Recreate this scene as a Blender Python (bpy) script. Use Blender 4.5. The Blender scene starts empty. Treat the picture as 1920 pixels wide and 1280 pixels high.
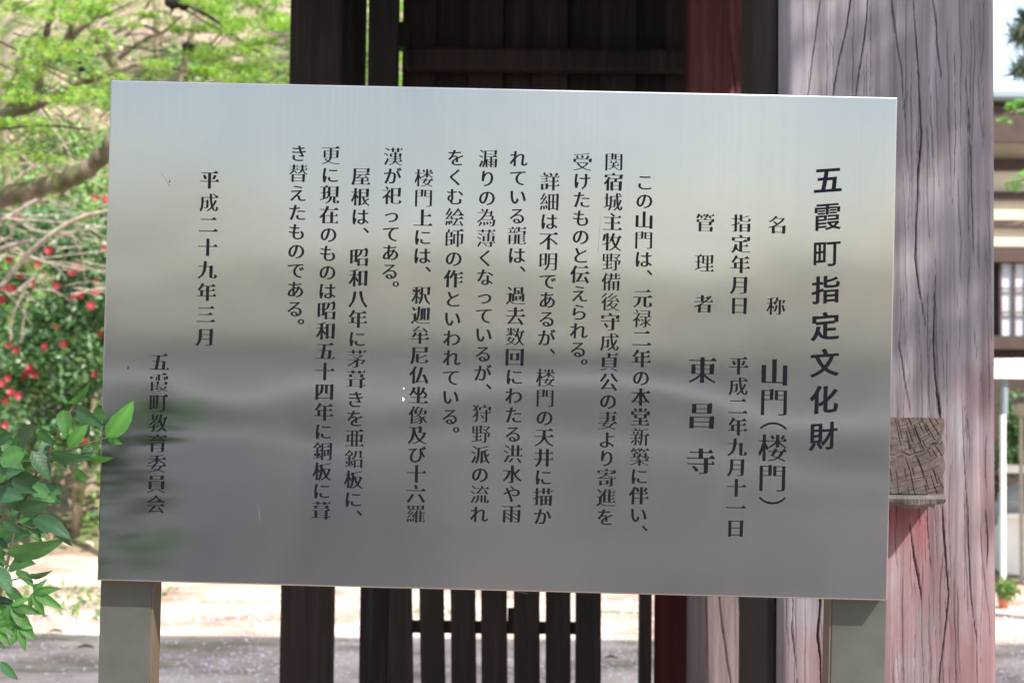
import bpy, math, random
import numpy as np
from mathutils import Vector, Matrix, Euler
from mathutils.geometry import delaunay_2d_cdt
random.seed(7); rng = np.random.default_rng(7)
scn = bpy.context.scene
col = scn.collection
R = math.radians

# ---------------------------------------------------------------- camera
FPX, PCX, PCY = 2800.0, 960.0, 640.0
CAM = np.array([0.0, 0.0, 1.5])
_p, _r = R(2.4), R(0.6)
_f = np.array([0, math.cos(_p), math.sin(_p)])
_x0 = np.array([1.0, 0, 0]); _u0 = np.cross(_x0, _f)
_x = _x0*math.cos(_r) + _u0*math.sin(_r); _u = np.cross(_x, _f)
cam_d = bpy.data.cameras.new('camera'); cam = bpy.data.objects.new('camera', cam_d)
col.objects.link(cam); scn.camera = cam
cam.matrix_world = Matrix(((_x[0], _u[0], -_f[0], CAM[0]), (_x[1], _u[1], -_f[1], CAM[1]), (_x[2], _u[2], -_f[2], CAM[2]), (0, 0, 0, 1)))
cam_d.sensor_width = 36; cam_d.lens = FPX/1920*36
cam_d.clip_start = .05; cam_d.clip_end = 2000
cam_d.dof.use_dof = True; cam_d.dof.focus_distance = 2.5; cam_d.dof.aperture_fstop = 6.5

# ---------------------------------------------------------------- light
SUN = Vector((0.50, -0.52, 0.69)).normalized()
w = bpy.data.worlds.new('World'); scn.world = w; w.use_nodes = True
nt = w.node_tree; nt.nodes.clear()
sky = nt.nodes.new('ShaderNodeTexSky'); sky.sky_type = 'NISHITA'; sky.sun_disc = False
sky.sun_elevation = math.asin(SUN.z); sky.sun_rotation = math.atan2(SUN.x, SUN.y)
sky.dust_density = 1.5; sky.air_density = 1.2
bg = nt.nodes.new('ShaderNodeBackground'); bg.inputs['Strength'].default_value = 0.15
wo = nt.nodes.new('ShaderNodeOutputWorld')
hz_ = nt.nodes.new('ShaderNodeMix'); hz_.data_type = 'RGBA'; hz_.inputs[0].default_value = .45; hz_.inputs[7].default_value = (4.1, 4.4, 4.8, 1)   # even pale haze mixed in to whiten and brighten the sky
nt.links.new(sky.outputs[0], hz_.inputs[6]); nt.links.new(hz_.outputs[2], bg.inputs[0]); nt.links.new(bg.outputs[0], wo.inputs[0])
sl = bpy.data.lights.new('sun', 'SUN'); sl.energy = 4.2; sl.angle = R(0.55); sl.color = (1, .95, .87)
so = bpy.data.objects.new('sun', sl); col.objects.link(so)
so.rotation_euler = SUN.to_track_quat('Z', 'Y').to_euler(); so.location = (8, -8, 12)
scn.view_settings.view_transform = 'Standard'; scn.view_settings.look = 'None'
scn.view_settings.gamma = 1; scn.view_settings.exposure = 1.35
scn.view_settings.use_curve_mapping = False
try:
    scn.cycles.use_denoising = True
    scn.cycles.max_bounces = 8; scn.cycles.transparent_max_bounces = 12
    scn.cycles.sample_clamp_indirect = 6
except Exception: pass

# ---------------------------------------------------------------- helpers
def P(px, py, Y):                       # the point at depth Y seen at photograph position px, py
    d = _f + _x*(px-PCX)/FPX - _u*(py-PCY)/FPX
    t = (Y-CAM[1])/d[1]
    return CAM + d*t
def link(o, parent=None):
    col.objects.link(o)
    if parent is not None: o.parent = parent; o.location = -parent.location
    return o
def tag(o, label=None, cat=None, group=None, kind=None):
    if label: o['label'] = label
    if cat: o['category'] = cat
    if group: o['group'] = group
    if kind: o['kind'] = kind
    return o
def empty(name, loc, label, cat, group=None):
    o = bpy.data.objects.new(name, None); col.objects.link(o); o.location = Vector(loc)
    o.empty_display_size = .1
    return tag(o, label, cat, group)
class MB:
    def __init__(s): s.v = []; s.f = []
    def add(s, v, f):
        n = len(s.v); s.v += [tuple(map(float, a)) for a in v]; s.f += [tuple(i+n for i in q) for q in f]; return s
    def box(s, x0, x1, y0, y1, z0, z1, M=None):
        v = [(x0,y0,z0),(x1,y0,z0),(x1,y1,z0),(x0,y1,z0),(x0,y0,z1),(x1,y0,z1),(x1,y1,z1),(x0,y1,z1)]
        if M is not None: v = [tuple(M @ Vector(a)) for a in v]
        return s.add(v, [(0,3,2,1),(4,5,6,7),(0,1,5,4),(1,2,6,5),(2,3,7,6),(3,0,4,7)])
    def tube(s, pts, rad, n=7, cap=True):
        pts = [Vector(p) for p in pts]; rings = []
        up = Vector((.13, .9, .3)).normalized()
        for i, p in enumerate(pts):
            d = (pts[min(i+1, len(pts)-1)] - pts[max(i-1, 0)])
            d = d.normalized() if d.length > 1e-9 else Vector((0, 0, 1))
            a = d.cross(up); a = a.normalized() if a.length > 1e-4 else d.orthogonal().normalized()
            b = d.cross(a); r = rad[i] if hasattr(rad, '__len__') else rad
            rings.append([p + (a*math.cos(2*math.pi*k/n) + b*math.sin(2*math.pi*k/n))*r for k in range(n)])
        v = [q for g in rings for q in g]; f = []
        for i in range(len(pts)-1):
            for k in range(n):
                f.append((i*n+k, i*n+(k+1) % n, (i+1)*n+(k+1) % n, (i+1)*n+k))
        if cap: f.append(tuple(range(n-1, -1, -1))); f.append(tuple((len(pts)-1)*n+k for k in range(n)))
        return s.add(v, f)
    def mesh(s, name, mat, smooth=False):
        me = bpy.data.meshes.new(name); me.from_pydata(s.v, [], s.f); me.update()
        if mat: me.materials.append(mat)
        if smooth: me.polygons.foreach_set('use_smooth', [True]*len(me.polygons))
        return me
    def build(s, name, mat, parent=None, smooth=False, bevel=0):
        o = bpy.data.objects.new(name, s.mesh(name, mat, smooth)); link(o, parent)
        if bevel:
            m = o.modifiers.new('bevel', 'BEVEL'); m.width = bevel; m.segments = 2; m.limit_method = 'ANGLE'
        return o
def np_mesh(name, V, F, mat, tint=None, smooth=False):     # V (n,3), F (m,k) with one k
    me = bpy.data.meshes.new(name); V = np.asarray(V, np.float32); F = np.asarray(F, np.int32); k = F.shape[1]
    me.vertices.add(len(V)); me.vertices.foreach_set('co', V.ravel())
    me.loops.add(F.size); me.loops.foreach_set('vertex_index', F.ravel())
    me.polygons.add(len(F)); me.polygons.foreach_set('loop_start', np.arange(0, F.size, k, dtype=np.int32))
    if smooth: me.polygons.foreach_set('use_smooth', np.ones(len(F), bool))
    me.update(calc_edges=True)
    if tint is not None:
        a = me.color_attributes.new('tint', 'FLOAT_COLOR', 'POINT')
        t = np.ones((len(V), 4), np.float32); t[:, :tint.shape[1]] = tint; a.data.foreach_set('color', t.ravel())
    if mat: me.materials.append(mat)
    return me

# ---------------------------------------------------------------- materials
def newmat(name):
    m = bpy.data.materials.new(name); m.use_nodes = True
    b = m.node_tree.nodes['Principled BSDF']; return m, m.node_tree, b
def N(t, kind, **kw):
    n = t.nodes.new(kind)
    for k, v in kw.items():
        if k in n.inputs: n.inputs[k].default_value = v
        else: setattr(n, k, v)
    return n
def ramp(t, stops):
    r = t.nodes.new('ShaderNodeValToRGB'); e = r.color_ramp.elements
    while len(e) < len(stops): e.new(.5)
    for i, (p, c) in enumerate(stops):
        e[i].position = p; e[i].color = (*c[:3], 1) if hasattr(c, '__len__') else (min(c, 1), min(c, 1), min(c, 1), 1)
    return r
def coords(t, scale, kind='Object'):
    tc = t.nodes.new('ShaderNodeTexCoord'); mp = t.nodes.new('ShaderNodeMapping'); mp.inputs['Scale'].default_value = scale
    t.links.new(tc.outputs[kind], mp.inputs[0]); return mp.outputs[0]
def plain(name, c, rough=.6, metal=0, nscale=12, var=.25, bump=.15, spec=.5):
    m, t, b = newmat(name); L = t.links.new
    n = N(t, 'ShaderNodeTexNoise', Scale=nscale, Detail=6.0, Roughness=.6); L(coords(t, (1, 1, 1)), n.inputs['Vector'])
    r = ramp(t, [(.25, [x*(1-var) for x in c]), (.75, [min(1, x*(1+var)) for x in c])]); L(n.outputs[0], r.inputs[0]); L(r.outputs[0], b.inputs['Base Color'])
    b.inputs['Roughness'].default_value = rough; b.inputs['Metallic'].default_value = metal
    b.inputs['Specular IOR Level'].default_value = spec
    if bump:
        bp = N(t, 'ShaderNodeBump', Strength=bump, Distance=.01); L(n.outputs[0], bp.inputs['Height']); L(bp.outputs[0], b.inputs['Normal'])
    return m
def wood(name, stops, patch=None, grain=(38, 38, 1.6), rough=.8, bump=.5, crackattr=False, pscale=2.2, plo=.42, phi=.58, spec=.25, zone=None):
    # stops: the grain's dark to light; patch: the other colour of worn paint
    m, t, b = newmat(name); L = t.links.new
    v = coords(t, grain)
    n1 = N(t, 'ShaderNodeTexNoise', Scale=1.0, Detail=8.0, Roughness=.65, Distortion=.35); L(v, n1.inputs['Vector'])
    v2 = coords(t, (grain[0]*4, grain[1]*4, grain[2]*2.0))
    n2 = N(t, 'ShaderNodeTexNoise', Scale=1.0, Detail=5.0, Roughness=.7); L(v2, n2.inputs['Vector'])
    r1 = ramp(t, stops); L(n1.outputs[0], r1.inputs[0]); c = r1.outputs[0]
    if patch:
        n3 = N(t, 'ShaderNodeTexNoise', Scale=pscale, Detail=7.0, Roughness=.62, Distortion=.5); L(coords(t, (1, 1, .45)), n3.inputs['Vector'])
        r3 = ramp(t, [(plo, 0.0), (phi, 1.0)]); src = n3.outputs[0]
        if zone:                                            # worn paint mix shifts with height and across the face
            tc = t.nodes.new('ShaderNodeTexCoord'); sx = t.nodes.new('ShaderNodeSeparateXYZ'); L(tc.outputs['Object'], sx.inputs[0])
            mz = N(t, 'ShaderNodeMath', operation='MULTIPLY_ADD'); L(sx.outputs[2], mz.inputs[0]); mz.inputs[1].default_value = zone[0]; mz.inputs[2].default_value = zone[2]
            mxx = N(t, 'ShaderNodeMath', operation='MULTIPLY_ADD'); L(sx.outputs[0], mxx.inputs[0]); mxx.inputs[1].default_value = zone[1]; L(mz.outputs[0], mxx.inputs[2])
            sm_ = N(t, 'ShaderNodeMath', operation='ADD'); L(mxx.outputs[0], sm_.inputs[0]); L(n3.outputs[0], sm_.inputs[1])
            sb = N(t, 'ShaderNodeMath', operation='ADD'); L(sm_.outputs[0], sb.inputs[0]); sb.inputs[1].default_value = 0; src = sb.outputs[0]
        L(src, r3.inputs[0])
        rp = ramp(t, patch); L(n1.outputs[0], rp.inputs[0])
        mx = N(t, 'ShaderNodeMix', data_type='RGBA'); L(r3.outputs[0], mx.inputs[0]); L(c, mx.inputs[6]); L(rp.outputs[0], mx.inputs[7]); c = mx.outputs[2]
    mv = N(t, 'ShaderNodeMix', data_type='RGBA', blend_type='MULTIPLY'); mv.inputs[0].default_value = .55
    r2 = ramp(t, [(.35, .55), (.6, 1.0)]); L(n2.outputs[0], r2.inputs[0]); L(c, mv.inputs[6]); L(r2.outputs[0], mv.inputs[7]); c = mv.outputs[2]
    if crackattr:
        at = N(t, 'ShaderNodeAttribute', attribute_name='tint'); mk = N(t, 'ShaderNodeMix', data_type='RGBA', blend_type='MULTIPLY'); mk.inputs[0].default_value = 1
        L(c, mk.inputs[6]); L(at.outputs[0], mk.inputs[7]); c = mk.outputs[2]
    L(c, b.inputs['Base Color']); b.inputs['Roughness'].default_value = rough; b.inputs['Specular IOR Level'].default_value = spec
    ad = N(t, 'ShaderNodeMath', operation='ADD'); L(n1.outputs[0], ad.inputs[0]); L(n2.outputs[0], ad.inputs[1])
    bp = N(t, 'ShaderNodeBump', Strength=bump, Distance=.004); L(ad.outputs[0], bp.inputs['Height']); L(bp.outputs[0], b.inputs['Normal'])
    return m
def leafmat(name, c, trans=.45, rough=.5, tcol=None, spec=.5):
    m, t, b = newmat(name); L = t.links.new
    at = N(t, 'ShaderNodeAttribute', attribute_name='tint')
    mk = N(t, 'ShaderNodeMix', data_type='RGBA', blend_type='MULTIPLY'); mk.inputs[0].default_value = 1; mk.inputs[6].default_value = (*c, 1); L(at.outputs[0], mk.inputs[7])
    L(mk.outputs[2], b.inputs['Base Color']); b.inputs['Roughness'].default_value = rough; b.inputs['Specular IOR Level'].default_value = spec
    tr = N(t, 'ShaderNodeBsdfTranslucent'); tc = tcol or [min(1, x*1.5) for x in c]
    mk2 = N(t, 'ShaderNodeMix', data_type='RGBA', blend_type='MULTIPLY'); mk2.inputs[0].default_value = 1; mk2.inputs[6].default_value = (*tc, 1); L(at.outputs[0], mk2.inputs[7]); L(mk2.outputs[2], tr.inputs[0])
    ms = N(t, 'ShaderNodeMixShader'); ms.inputs[0].default_value = trans
    L(b.outputs[0], ms.inputs[1]); L(tr.outputs[0], ms.inputs[2]); L(ms.outputs[0], t.nodes['Material Output'].inputs[0])
    return m
M = {}
M['pillar'] = wood('weathered_red_wood', [(.3, (.112, .098, .112)), (.5, (.158, .142, .160)), (.72, (.225, .206, .230))],
                   [(.3, (.100, .053, .057)), (.5, (.148, .084, .089)), (.72, (.200, .134, .141))], crackattr=True, grain=(30, 30, 1.1), pscale=4.5, plo=.40, phi=.60, bump=.6, zone=(-.22, .40, -.10))
M['end_grain'] = wood('end_grain', [(.3, (.045, .034, .031)), (.5, (.068, .052, .047)), (.72, (.100, .080, .074))], crackattr=True, grain=(70, 70, 70), bump=.3)
M['splinter'] = wood('splintered_wood', [(.3, (.04, .035, .035)), (.55, (.09, .08, .078)), (.75, (.15, .13, .128))], grain=(8, 20, 30))
M['redwood'] = wood('worn_red_paint_shaded_top', [(.3, (.050, .014, .015)), (.5, (.085, .026, .027)), (.7, (.12, .05, .05))], [(.3, (.10, .072, .074)), (.7, (.19, .145, .148))], pscale=3, plo=.36, phi=.56, zone=(-.35, 0, .55), crackattr=True)  # zone turns the post's top darker and redder, painting in its shade
M['darkred'] = wood('dark_red_board', [(.3, (.035, .005, .005)), (.7, (.075, .012, .011))])
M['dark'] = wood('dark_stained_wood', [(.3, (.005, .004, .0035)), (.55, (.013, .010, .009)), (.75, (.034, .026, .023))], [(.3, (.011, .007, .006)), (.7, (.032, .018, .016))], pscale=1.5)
M['greyplank'] = wood('grey_brown_plank', [(.3, (.013, .012, .010)), (.7, (.036, .033, .027))], [(.3, (.010, .008, .008)), (.7, (.022, .018, .017))], pscale=3)
M['legpaint'] = plain('grey_painted_steel', (.037, .040, .035), rough=.5, nscale=9, var=.38, bump=.12)
M['legedge'] = plain('ochre_leg_edge', (.075, .055, .036), rough=.6, nscale=20, var=.2, bump=.05)
M['ink'] = plain('black_print', (.007, .007, .010), rough=.8, nscale=60, var=.2, bump=0, spec=0)
M['bark'] = wood('mossy_bark', [(.3, (.10, .08, .055)), (.5, (.22, .175, .13)), (.72, (.42, .36, .29))], [(.3, (.07, .08, .03)), (.7, (.17, .17, .08))], grain=(9, 9, 5), pscale=6, bump=.8)
M['palebark'] = wood('pale_dry_twig', [(.3, (.22, .17, .13)), (.7, (.52, .44, .37))], grain=(20, 20, 6))
M['darkbark'] = wood('dark_twig', [(.3, (.03, .022, .016)), (.7, (.09, .07, .05))], grain=(20, 20, 6))
M['maple'] = leafmat('maple_leaf', (.20, .34, .065), trans=.5, tcol=(.33, .52, .06))
M['camellia'] = leafmat('camellia_leaf', (.050, .115, .038), trans=.2, rough=.42, tcol=(.15, .3, .03), spec=.7)
M['under'] = leafmat('undergrowth_leaf', (.13, .22, .06), trans=.35, tcol=(.23, .37, .055))
M['litter'] = leafmat('leaf_litter', (.42, .31, .235), trans=.1, rough=.8)
M['bushleaf'] = leafmat('near_bush_leaf', (.034, .100, .032), trans=.32, rough=.5, tcol=(.07, .23, .03), spec=.25)
M['limeleaf'] = leafmat('lime_maple_leaf', (.14, .34, .06), trans=.4, tcol=(.2, .5, .05))
M['petalred'] = leafmat('camellia_petal', (.27, .005, .028), trans=.2, tcol=(.45, .01, .035))
M['pollen'] = plain('yellow_stamens', (.35, .20, .03), bump=0, spec=0, rough=.9)
M['petal'] = leafmat('fallen_cherry_petal', (.80, .72, .78), trans=.2, rough=.7)
M['needle'] = leafmat('pine_needle', (.06, .09, .05), trans=.15)
M['plaster'] = plain('cream_plaster', (.50, .44, .34), nscale=2.5, var=.14, bump=.05, rough=.9)
M['housewood'] = plain('house_timber', (.045, .026, .02), nscale=9, rough=.8)
M['tile'] = plain('grey_roof_tile', (.12, .12, .125), nscale=6, rough=.6)
M['pane'] = plain('frosted_pane', (.42, .43, .47), nscale=3, var=.3, rough=.25, bump=0)
M['bar'] = plain('window_bar', (.09, .05, .065), nscale=9, rough=.7, bump=0)
M['white'] = plain('white_paint', (.8, .8, .78), nscale=3, var=.06, bump=0, rough=.5)
M['greypipe'] = plain('blue_grey_pipe', (.16, .20, .22), nscale=5, var=.1, bump=0)
M['stone'] = plain('garden_stone', (.27, .28, .27), nscale=6, var=.45, bump=.6, rough=.9)
M['copper'] = plain('lantern_stone', (.33, .30, .25), nscale=15, var=.25, bump=.3)
M['terracotta'] = plain('terracotta', (.45, .16, .08), bump=.05)
M['hedge'] = leafmat('added_hedge_leaf', (.50, .52, .47), trans=.5)
M['knot'] = plain('black_knot', (.012, .009, .007), nscale=40, bump=.5, rough=.9)
M['steeldark'] = plain('folded_steel_side', (.30, .30, .30), metal=1, rough=.4, nscale=20, bump=0)

# brushed stainless steel: fine vertical brushing, faint stains and scratches
m, t, b = newmat('brushed_stainless_steel'); L = t.links.new; M['steel'] = m
v = coords(t, (900, 2.5, 1), 'UV'); n1 = N(t, 'ShaderNodeTexNoise', Scale=1.0, Detail=3.0); L(v, n1.inputs['Vector'])
v = coords(t, (3.2, 2.2, 1), 'UV'); n2 = N(t, 'ShaderNodeTexNoise', Scale=1.0, Detail=5.0, Roughness=.55, Distortion=.8); L(v, n2.inputs['Vector'])
r = ramp(t, [(.3, (.252, .254, .260)), (.7, (.318, .310, .300))]); L(n2.outputs[0], r.inputs[0])
r2 = ramp(t, [(.3, .95), (.7, 1.0)]); L(n1.outputs[0], r2.inputs[0])
mx = N(t, 'ShaderNodeMix', data_type='RGBA', blend_type='MULTIPLY'); mx.inputs[0].default_value = 1; L(r.outputs[0], mx.inputs[6]); L(r2.outputs[0], mx.inputs[7])
L(mx.outputs[2], b.inputs['Base Color']); b.inputs['Metallic'].default_value = 1
rr = ramp(t, [(.25, .11), (.75, .18)]); L(n2.outputs[0], rr.inputs[0]); L(rr.outputs[0], b.inputs['Roughness'])
b.inputs['Anisotropic'].default_value = 1.0; b.inputs['Anisotropic Rotation'].default_value = 0.0
tg = N(t, 'ShaderNodeTangent', direction_type='UV_MAP'); tg.uv_map = 'UVMap'; L(tg.outputs[0], b.inputs['Tangent'])
n4 = N(t, 'ShaderNodeTexNoise', Scale=1.0, Detail=2.0, Roughness=.4); L(coords(t, (1.6, 2.6, 1), 'UV'), n4.inputs['Vector'])
bp = N(t, 'ShaderNodeBump', Strength=1.0, Distance=.007); L(n4.outputs[0], bp.inputs['Height']); L(bp.outputs[0], b.inputs['Normal'])

# ground: pale trodden sand with moss and damp earth
def groundmat(name, base_lo, base_hi, moss, mlo, mhi):
    m, t, b = newmat(name); L = t.links.new
    n1 = N(t, 'ShaderNodeTexNoise', Scale=1.4, Detail=9.0, Roughness=.65); L(coords(t, (1, 1, 1)), n1.inputs['Vector'])
    n2 = N(t, 'ShaderNodeTexNoise', Scale=.9, Detail=8.0, Roughness=.7); L(coords(t, (.6, 1.6, 1)), n2.inputs['Vector'])
    n3 = N(t, 'ShaderNodeTexNoise', Scale=90.0, Detail=4.0, Roughness=.7); L(coords(t, (1, 1, 1)), n3.inputs['Vector'])
    r1 = ramp(t, [(.35, base_lo), (.62, base_hi)]); L(n1.outputs[0], r1.inputs[0])
    r2 = ramp(t, [(mlo, 0.0), (mhi, 1.0)]); L(n2.outputs[0], r2.inputs[0])
    mx = N(t, 'ShaderNodeMix', data_type='RGBA'); L(r2.outputs[0], mx.inputs[0]); L(r1.outputs[0], mx.inputs[6]); mx.inputs[7].default_value = (*moss, 1)
    r3 = ramp(t, [(.3, .45), (.7, 1.2)]); L(n3.outputs[0], r3.inputs[0])
    my = N(t, 'ShaderNodeMix', data_type='RGBA', blend_type='MULTIPLY'); my.inputs[0].default_value = .8; L(mx.outputs[2], my.inputs[6]); L(r3.outputs[0], my.inputs[7])
    L(my.outputs[2], b.inputs['Base Color']); b.inputs['Roughness'].default_value = .95; b.inputs['Specular IOR Level'].default_value = .2
    bp = N(t, 'ShaderNodeBump', Strength=.5, Distance=.02); L(n3.outputs[0], bp.inputs['Height']); L(bp.outputs[0], b.inputs['Normal'])
    return m
M['ground'] = groundmat('sandy_ground', (.34, .225, .18), (.84, .66, .55), (.17, .20, .08), .56, .68)
M['slope'] = groundmat('leaf_strewn_slope', (.28, .20, .14), (.44, .34, .27), (.12, .15, .05), .46, .60)

# ---------------------------------------------------------------- ground and bank
def hgt(x, y):
    x = np.asarray(x, float); y = np.asarray(y, float)
    side = 1/(1+np.exp((x-3.0)*1.6))                # the bank dies out towards the house on the right
    s = np.clip(y-12.6+.25*np.sin(x*1.3)+.15*np.sin(x*3.1+1), 0, None)
    s = np.where(s < 1, s*s*.5, s-.5)
    return side*np.minimum(s*.52, 13.0)*(1+.06*np.sin(x*2.2+y)) + .012*np.sin(x*1.7+.5)*np.sin(y*1.3)
def grid_axis(parts):
    out = [parts[0][0]]
    for a, b_, n in parts: out += list(np.linspace(a, b_, n+1)[1:])
    return np.array(out)
gx = grid_axis([(-400, -40, 12), (-40, -12, 20), (-12, 14, 130), (14, 40, 20), (40, 400, 12)])
gy = grid_axis([(-300, -30, 12), (-30, 4, 30), (4, 30, 150), (30, 60, 16), (60, 600, 14)])
X, Yg = np.meshgrid(gx, gy); V = np.stack([X, Yg, hgt(X, Yg)], -1).reshape(-1, 3)
nx_, ny_ = len(gx), len(gy); ii = (np.arange(ny_-1)[:, None]*nx_ + np.arange(nx_-1)[None]).ravel()
F = np.stack([ii, ii+1, ii+nx_+1, ii+nx_], 1)
me = np_mesh('ground', V, F, M['ground'], smooth=True); me.materials.append(M['slope'])
cy = V[F[:, 0], 1]; cx = V[F[:, 0], 0]
me.polygons.foreach_set('material_index', ((cy > 13.0) & (cx < 4.5)).astype(np.int32))
tag(link(bpy.data.objects.new('ground', me)), kind='structure')

# ---------------------------------------------------------------- scatter of small leaves
def rotmats(nrm, n):
    nrm = nrm/np.linalg.norm(nrm, axis=1, keepdims=True)
    a = rng.normal(size=(n, 3)); a -= nrm*(a*nrm).sum(1, keepdims=True); a /= np.linalg.norm(a, axis=1, keepdims=True)
    return np.stack([a, np.cross(nrm, a), nrm], 2)       # columns
def scatter(name, tv, tf, pos, nrm, size, mat, tint, parent=None, kind=None):
    n = len(pos); tv = np.asarray(tv, float); tf = np.asarray(tf, int)
    Rm = rotmats(nrm, n)
    V = np.einsum('nij,kj->nki', Rm, tv)*size[:, None, None] + pos[:, None, :]
    F = tf[None] + (np.arange(n)*len(tv))[:, None, None]
    tt = np.repeat(tint, len(tv), 0)
    me = np_mesh(name, V.reshape(-1, 3), F.reshape(-1, tf.shape[1]), mat, tt)
    o = bpy.data.objects.new(name, me); link(o, parent)
    if kind: o['kind'] = kind
    return o
def tints(n, lo=.55, hi=1.35, warm=.25):
    b_ = rng.uniform(lo, hi, n)**1.0; w_ = rng.uniform(-warm, warm, n)
    return np.stack([b_*(1+w_), b_, b_*(1-.6*w_)], 1)
LEAF = ([(0, 0, 0), (.28, -.2, .05), (.28, .2, .05), (.72, -.17, .04), (.72, .17, .04), (1, 0, -.03)],
        [(0, 1, 2), (1, 3, 4), (1, 4, 2), (3, 5, 4)])
_s = [(0, 0, 0)]
for k in range(5):                                      # palmate leaf of five pointed lobes
    a = R(-80+40*k); L_ = (.55, .85, 1.0, .85, .55)[k]
    for da, q in ((-14, .42), (0, 1.0), (14, .42)):
        _s.append((math.cos(a+R(da))*L_*q, math.sin(a+R(da))*L_*q, -.06*q))
STAR = (_s, [(0, 1+3*k, 2+3*k) for k in range(5)] + [(0, 2+3*k, 3+3*k) for k in range(5)])
def blobs(centres, radii, n, flat=1.0):
    k = rng.integers(0, len(centres), n); p = rng.normal(size=(n, 3)); p /= np.linalg.norm(p, axis=1, keepdims=True)
    r_ = rng.uniform(.15, 1, n)**.5; p *= (r_*np.asarray(radii)[k])[:, None]; p[:, 2] *= flat
    return np.asarray(centres)[k] + p

# ---------------------------------------------------------------- the gate
gate = empty('temple_gate', (0, 4.2, 0), 'old two-storey wooden temple gate with a massive peeling red pillar behind the steel sign', 'gate')
def seg_dist(U, W_, pts, widths):
    best = np.full(U.shape, 9.0)
    for (a, b_), (wa, wb) in zip(zip(pts[:-1], pts[1:]), zip(widths[:-1], widths[1:])):
        dx, dz = b_[0]-a[0], b_[1]-a[1]; l2 = dx*dx+dz*dz+1e-12
        t_ = np.clip(((U-a[0])*dx+(W_-a[1])*dz)/l2, 0, 1)
        d_ = np.hypot(U-a[0]-t_*dx, W_-a[1]-t_*dz)/(wa+(wb-wa)*t_)
        best = np.minimum(best, d_)
    return best
def cracked_post(name, x0, x1, z0, z1, yf, depth, cracks, mat, nrand, du=.0012, dz=.010, zcap=(0, 4.2), seed=1, label=None, rad=.03):
    rr_ = np.random.default_rng(seed)
    us = np.arange(x0, x1+du/2, du); us[-1] = x1; zs = np.arange(z0, z1, dz)
    zs = np.concatenate([[zcap[0]], zs, [zcap[1]]])
    U, Z = np.meshgrid(us, zs); D = np.zeros_like(U); T = np.ones_like(U)
    allc = list(cracks)
    for _ in range(nrand):                              # fine drying checks
        u0 = rr_.uniform(x0+.01, x1-.01); za = rr_.uniform(z0, z1); ln = rr_.uniform(.06, .45); pts = []
        for k in range(6):
            pts.append((u0, za-ln*k/5)); u0 += rr_.normal(0, .0022)+.0008
        wd = rr_.uniform(.0004, .0009)
        allc.append((pts, [wd*.2, wd, wd*1.2, wd, wd*.8, wd*.1], .0025))
    for pts, wd, dep in allc:
        zt = [p[1] for p in pts]; ut = [p[0] for p in pts]
        iz = np.where((zs > min(zt)-.02) & (zs < max(zt)+.02))[0]; iu = np.where((us > min(ut)-.02) & (us < max(ut)+.02))[0]
        if len(iz) < 2 or len(iu) < 2: continue
        s_ = np.s_[iz[0]:iz[-1]+1, iu[0]:iu[-1]+1]
        jit = .0005*np.sin(Z[s_]*60+pts[0][0]*400)+.0004*np.sin(Z[s_]*210)
        d_ = seg_dist(U[s_]+jit, Z[s_], pts, wd); k_ = np.clip(1.3-d_, 0, 1)
        D[s_] = np.maximum(D[s_], k_*dep); T[s_] = np.minimum(T[s_], 1-.72*k_*min(1, dep/.005))
    if name == 'pillar':                                # beam's shadow painted in below it as a red tint
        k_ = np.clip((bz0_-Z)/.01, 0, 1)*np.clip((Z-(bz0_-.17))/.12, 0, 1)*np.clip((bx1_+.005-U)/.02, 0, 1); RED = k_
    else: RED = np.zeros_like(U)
    edge = np.minimum(U-x0, x1-U); rnd = np.where(edge < rad, rad-np.sqrt(np.clip(rad**2-(rad-edge)**2, 0, None)), 0)
    Yv = yf + D + rnd + .0015*np.sin(Z*5+U*30)+.001*np.sin(U*160+Z*3)
    nu, nz = len(us), len(zs); V = np.stack([U, Yv, Z], -1).reshape(-1, 3)
    ii = (np.arange(nz-1)[:, None]*nu+np.arange(nu-1)[None]).ravel(); F = np.stack([ii, ii+1, ii+nu+1, ii+nu], 1)
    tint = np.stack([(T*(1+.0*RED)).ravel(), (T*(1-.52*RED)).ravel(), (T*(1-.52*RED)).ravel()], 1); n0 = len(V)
    ex = []; ef = []
    for j in range(nz):
        ex += [(x0, yf+depth, zs[j]), (x1, yf+depth, zs[j])]
    for j in range(nz-1):
        a, b_ = n0+2*j, n0+2*j+2
        ef += [(j*nu, (j+1)*nu, b_, a), (j*nu+nu-1, a+1, b_+1, (j+1)*nu+nu-1), (a, b_, b_+1, a+1)]
    V = np.vstack([V, ex]); F = np.vstack([F, ef]); tint = np.vstack([tint, np.ones((len(ex), 3))])
    me = np_mesh(name, V, F, mat, tint, smooth=True)
    o = link(bpy.data.objects.new(name, me), gate)
    if label: o['label'] = label
    return o
def pxc(pts, wpx, Y, dep=.012):
    q = [P(a, b_, Y) for a, b_ in pts]; k = Y/FPX
    return ([(c[0], c[2]) for c in q], [w_*k*.42 for w_ in wpx], dep)
YP = 3.3; bx1_ = P(1770, 850, YP-.09)[0]; bz0_ = P(1768, 950, YP-.05)[2]
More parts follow.
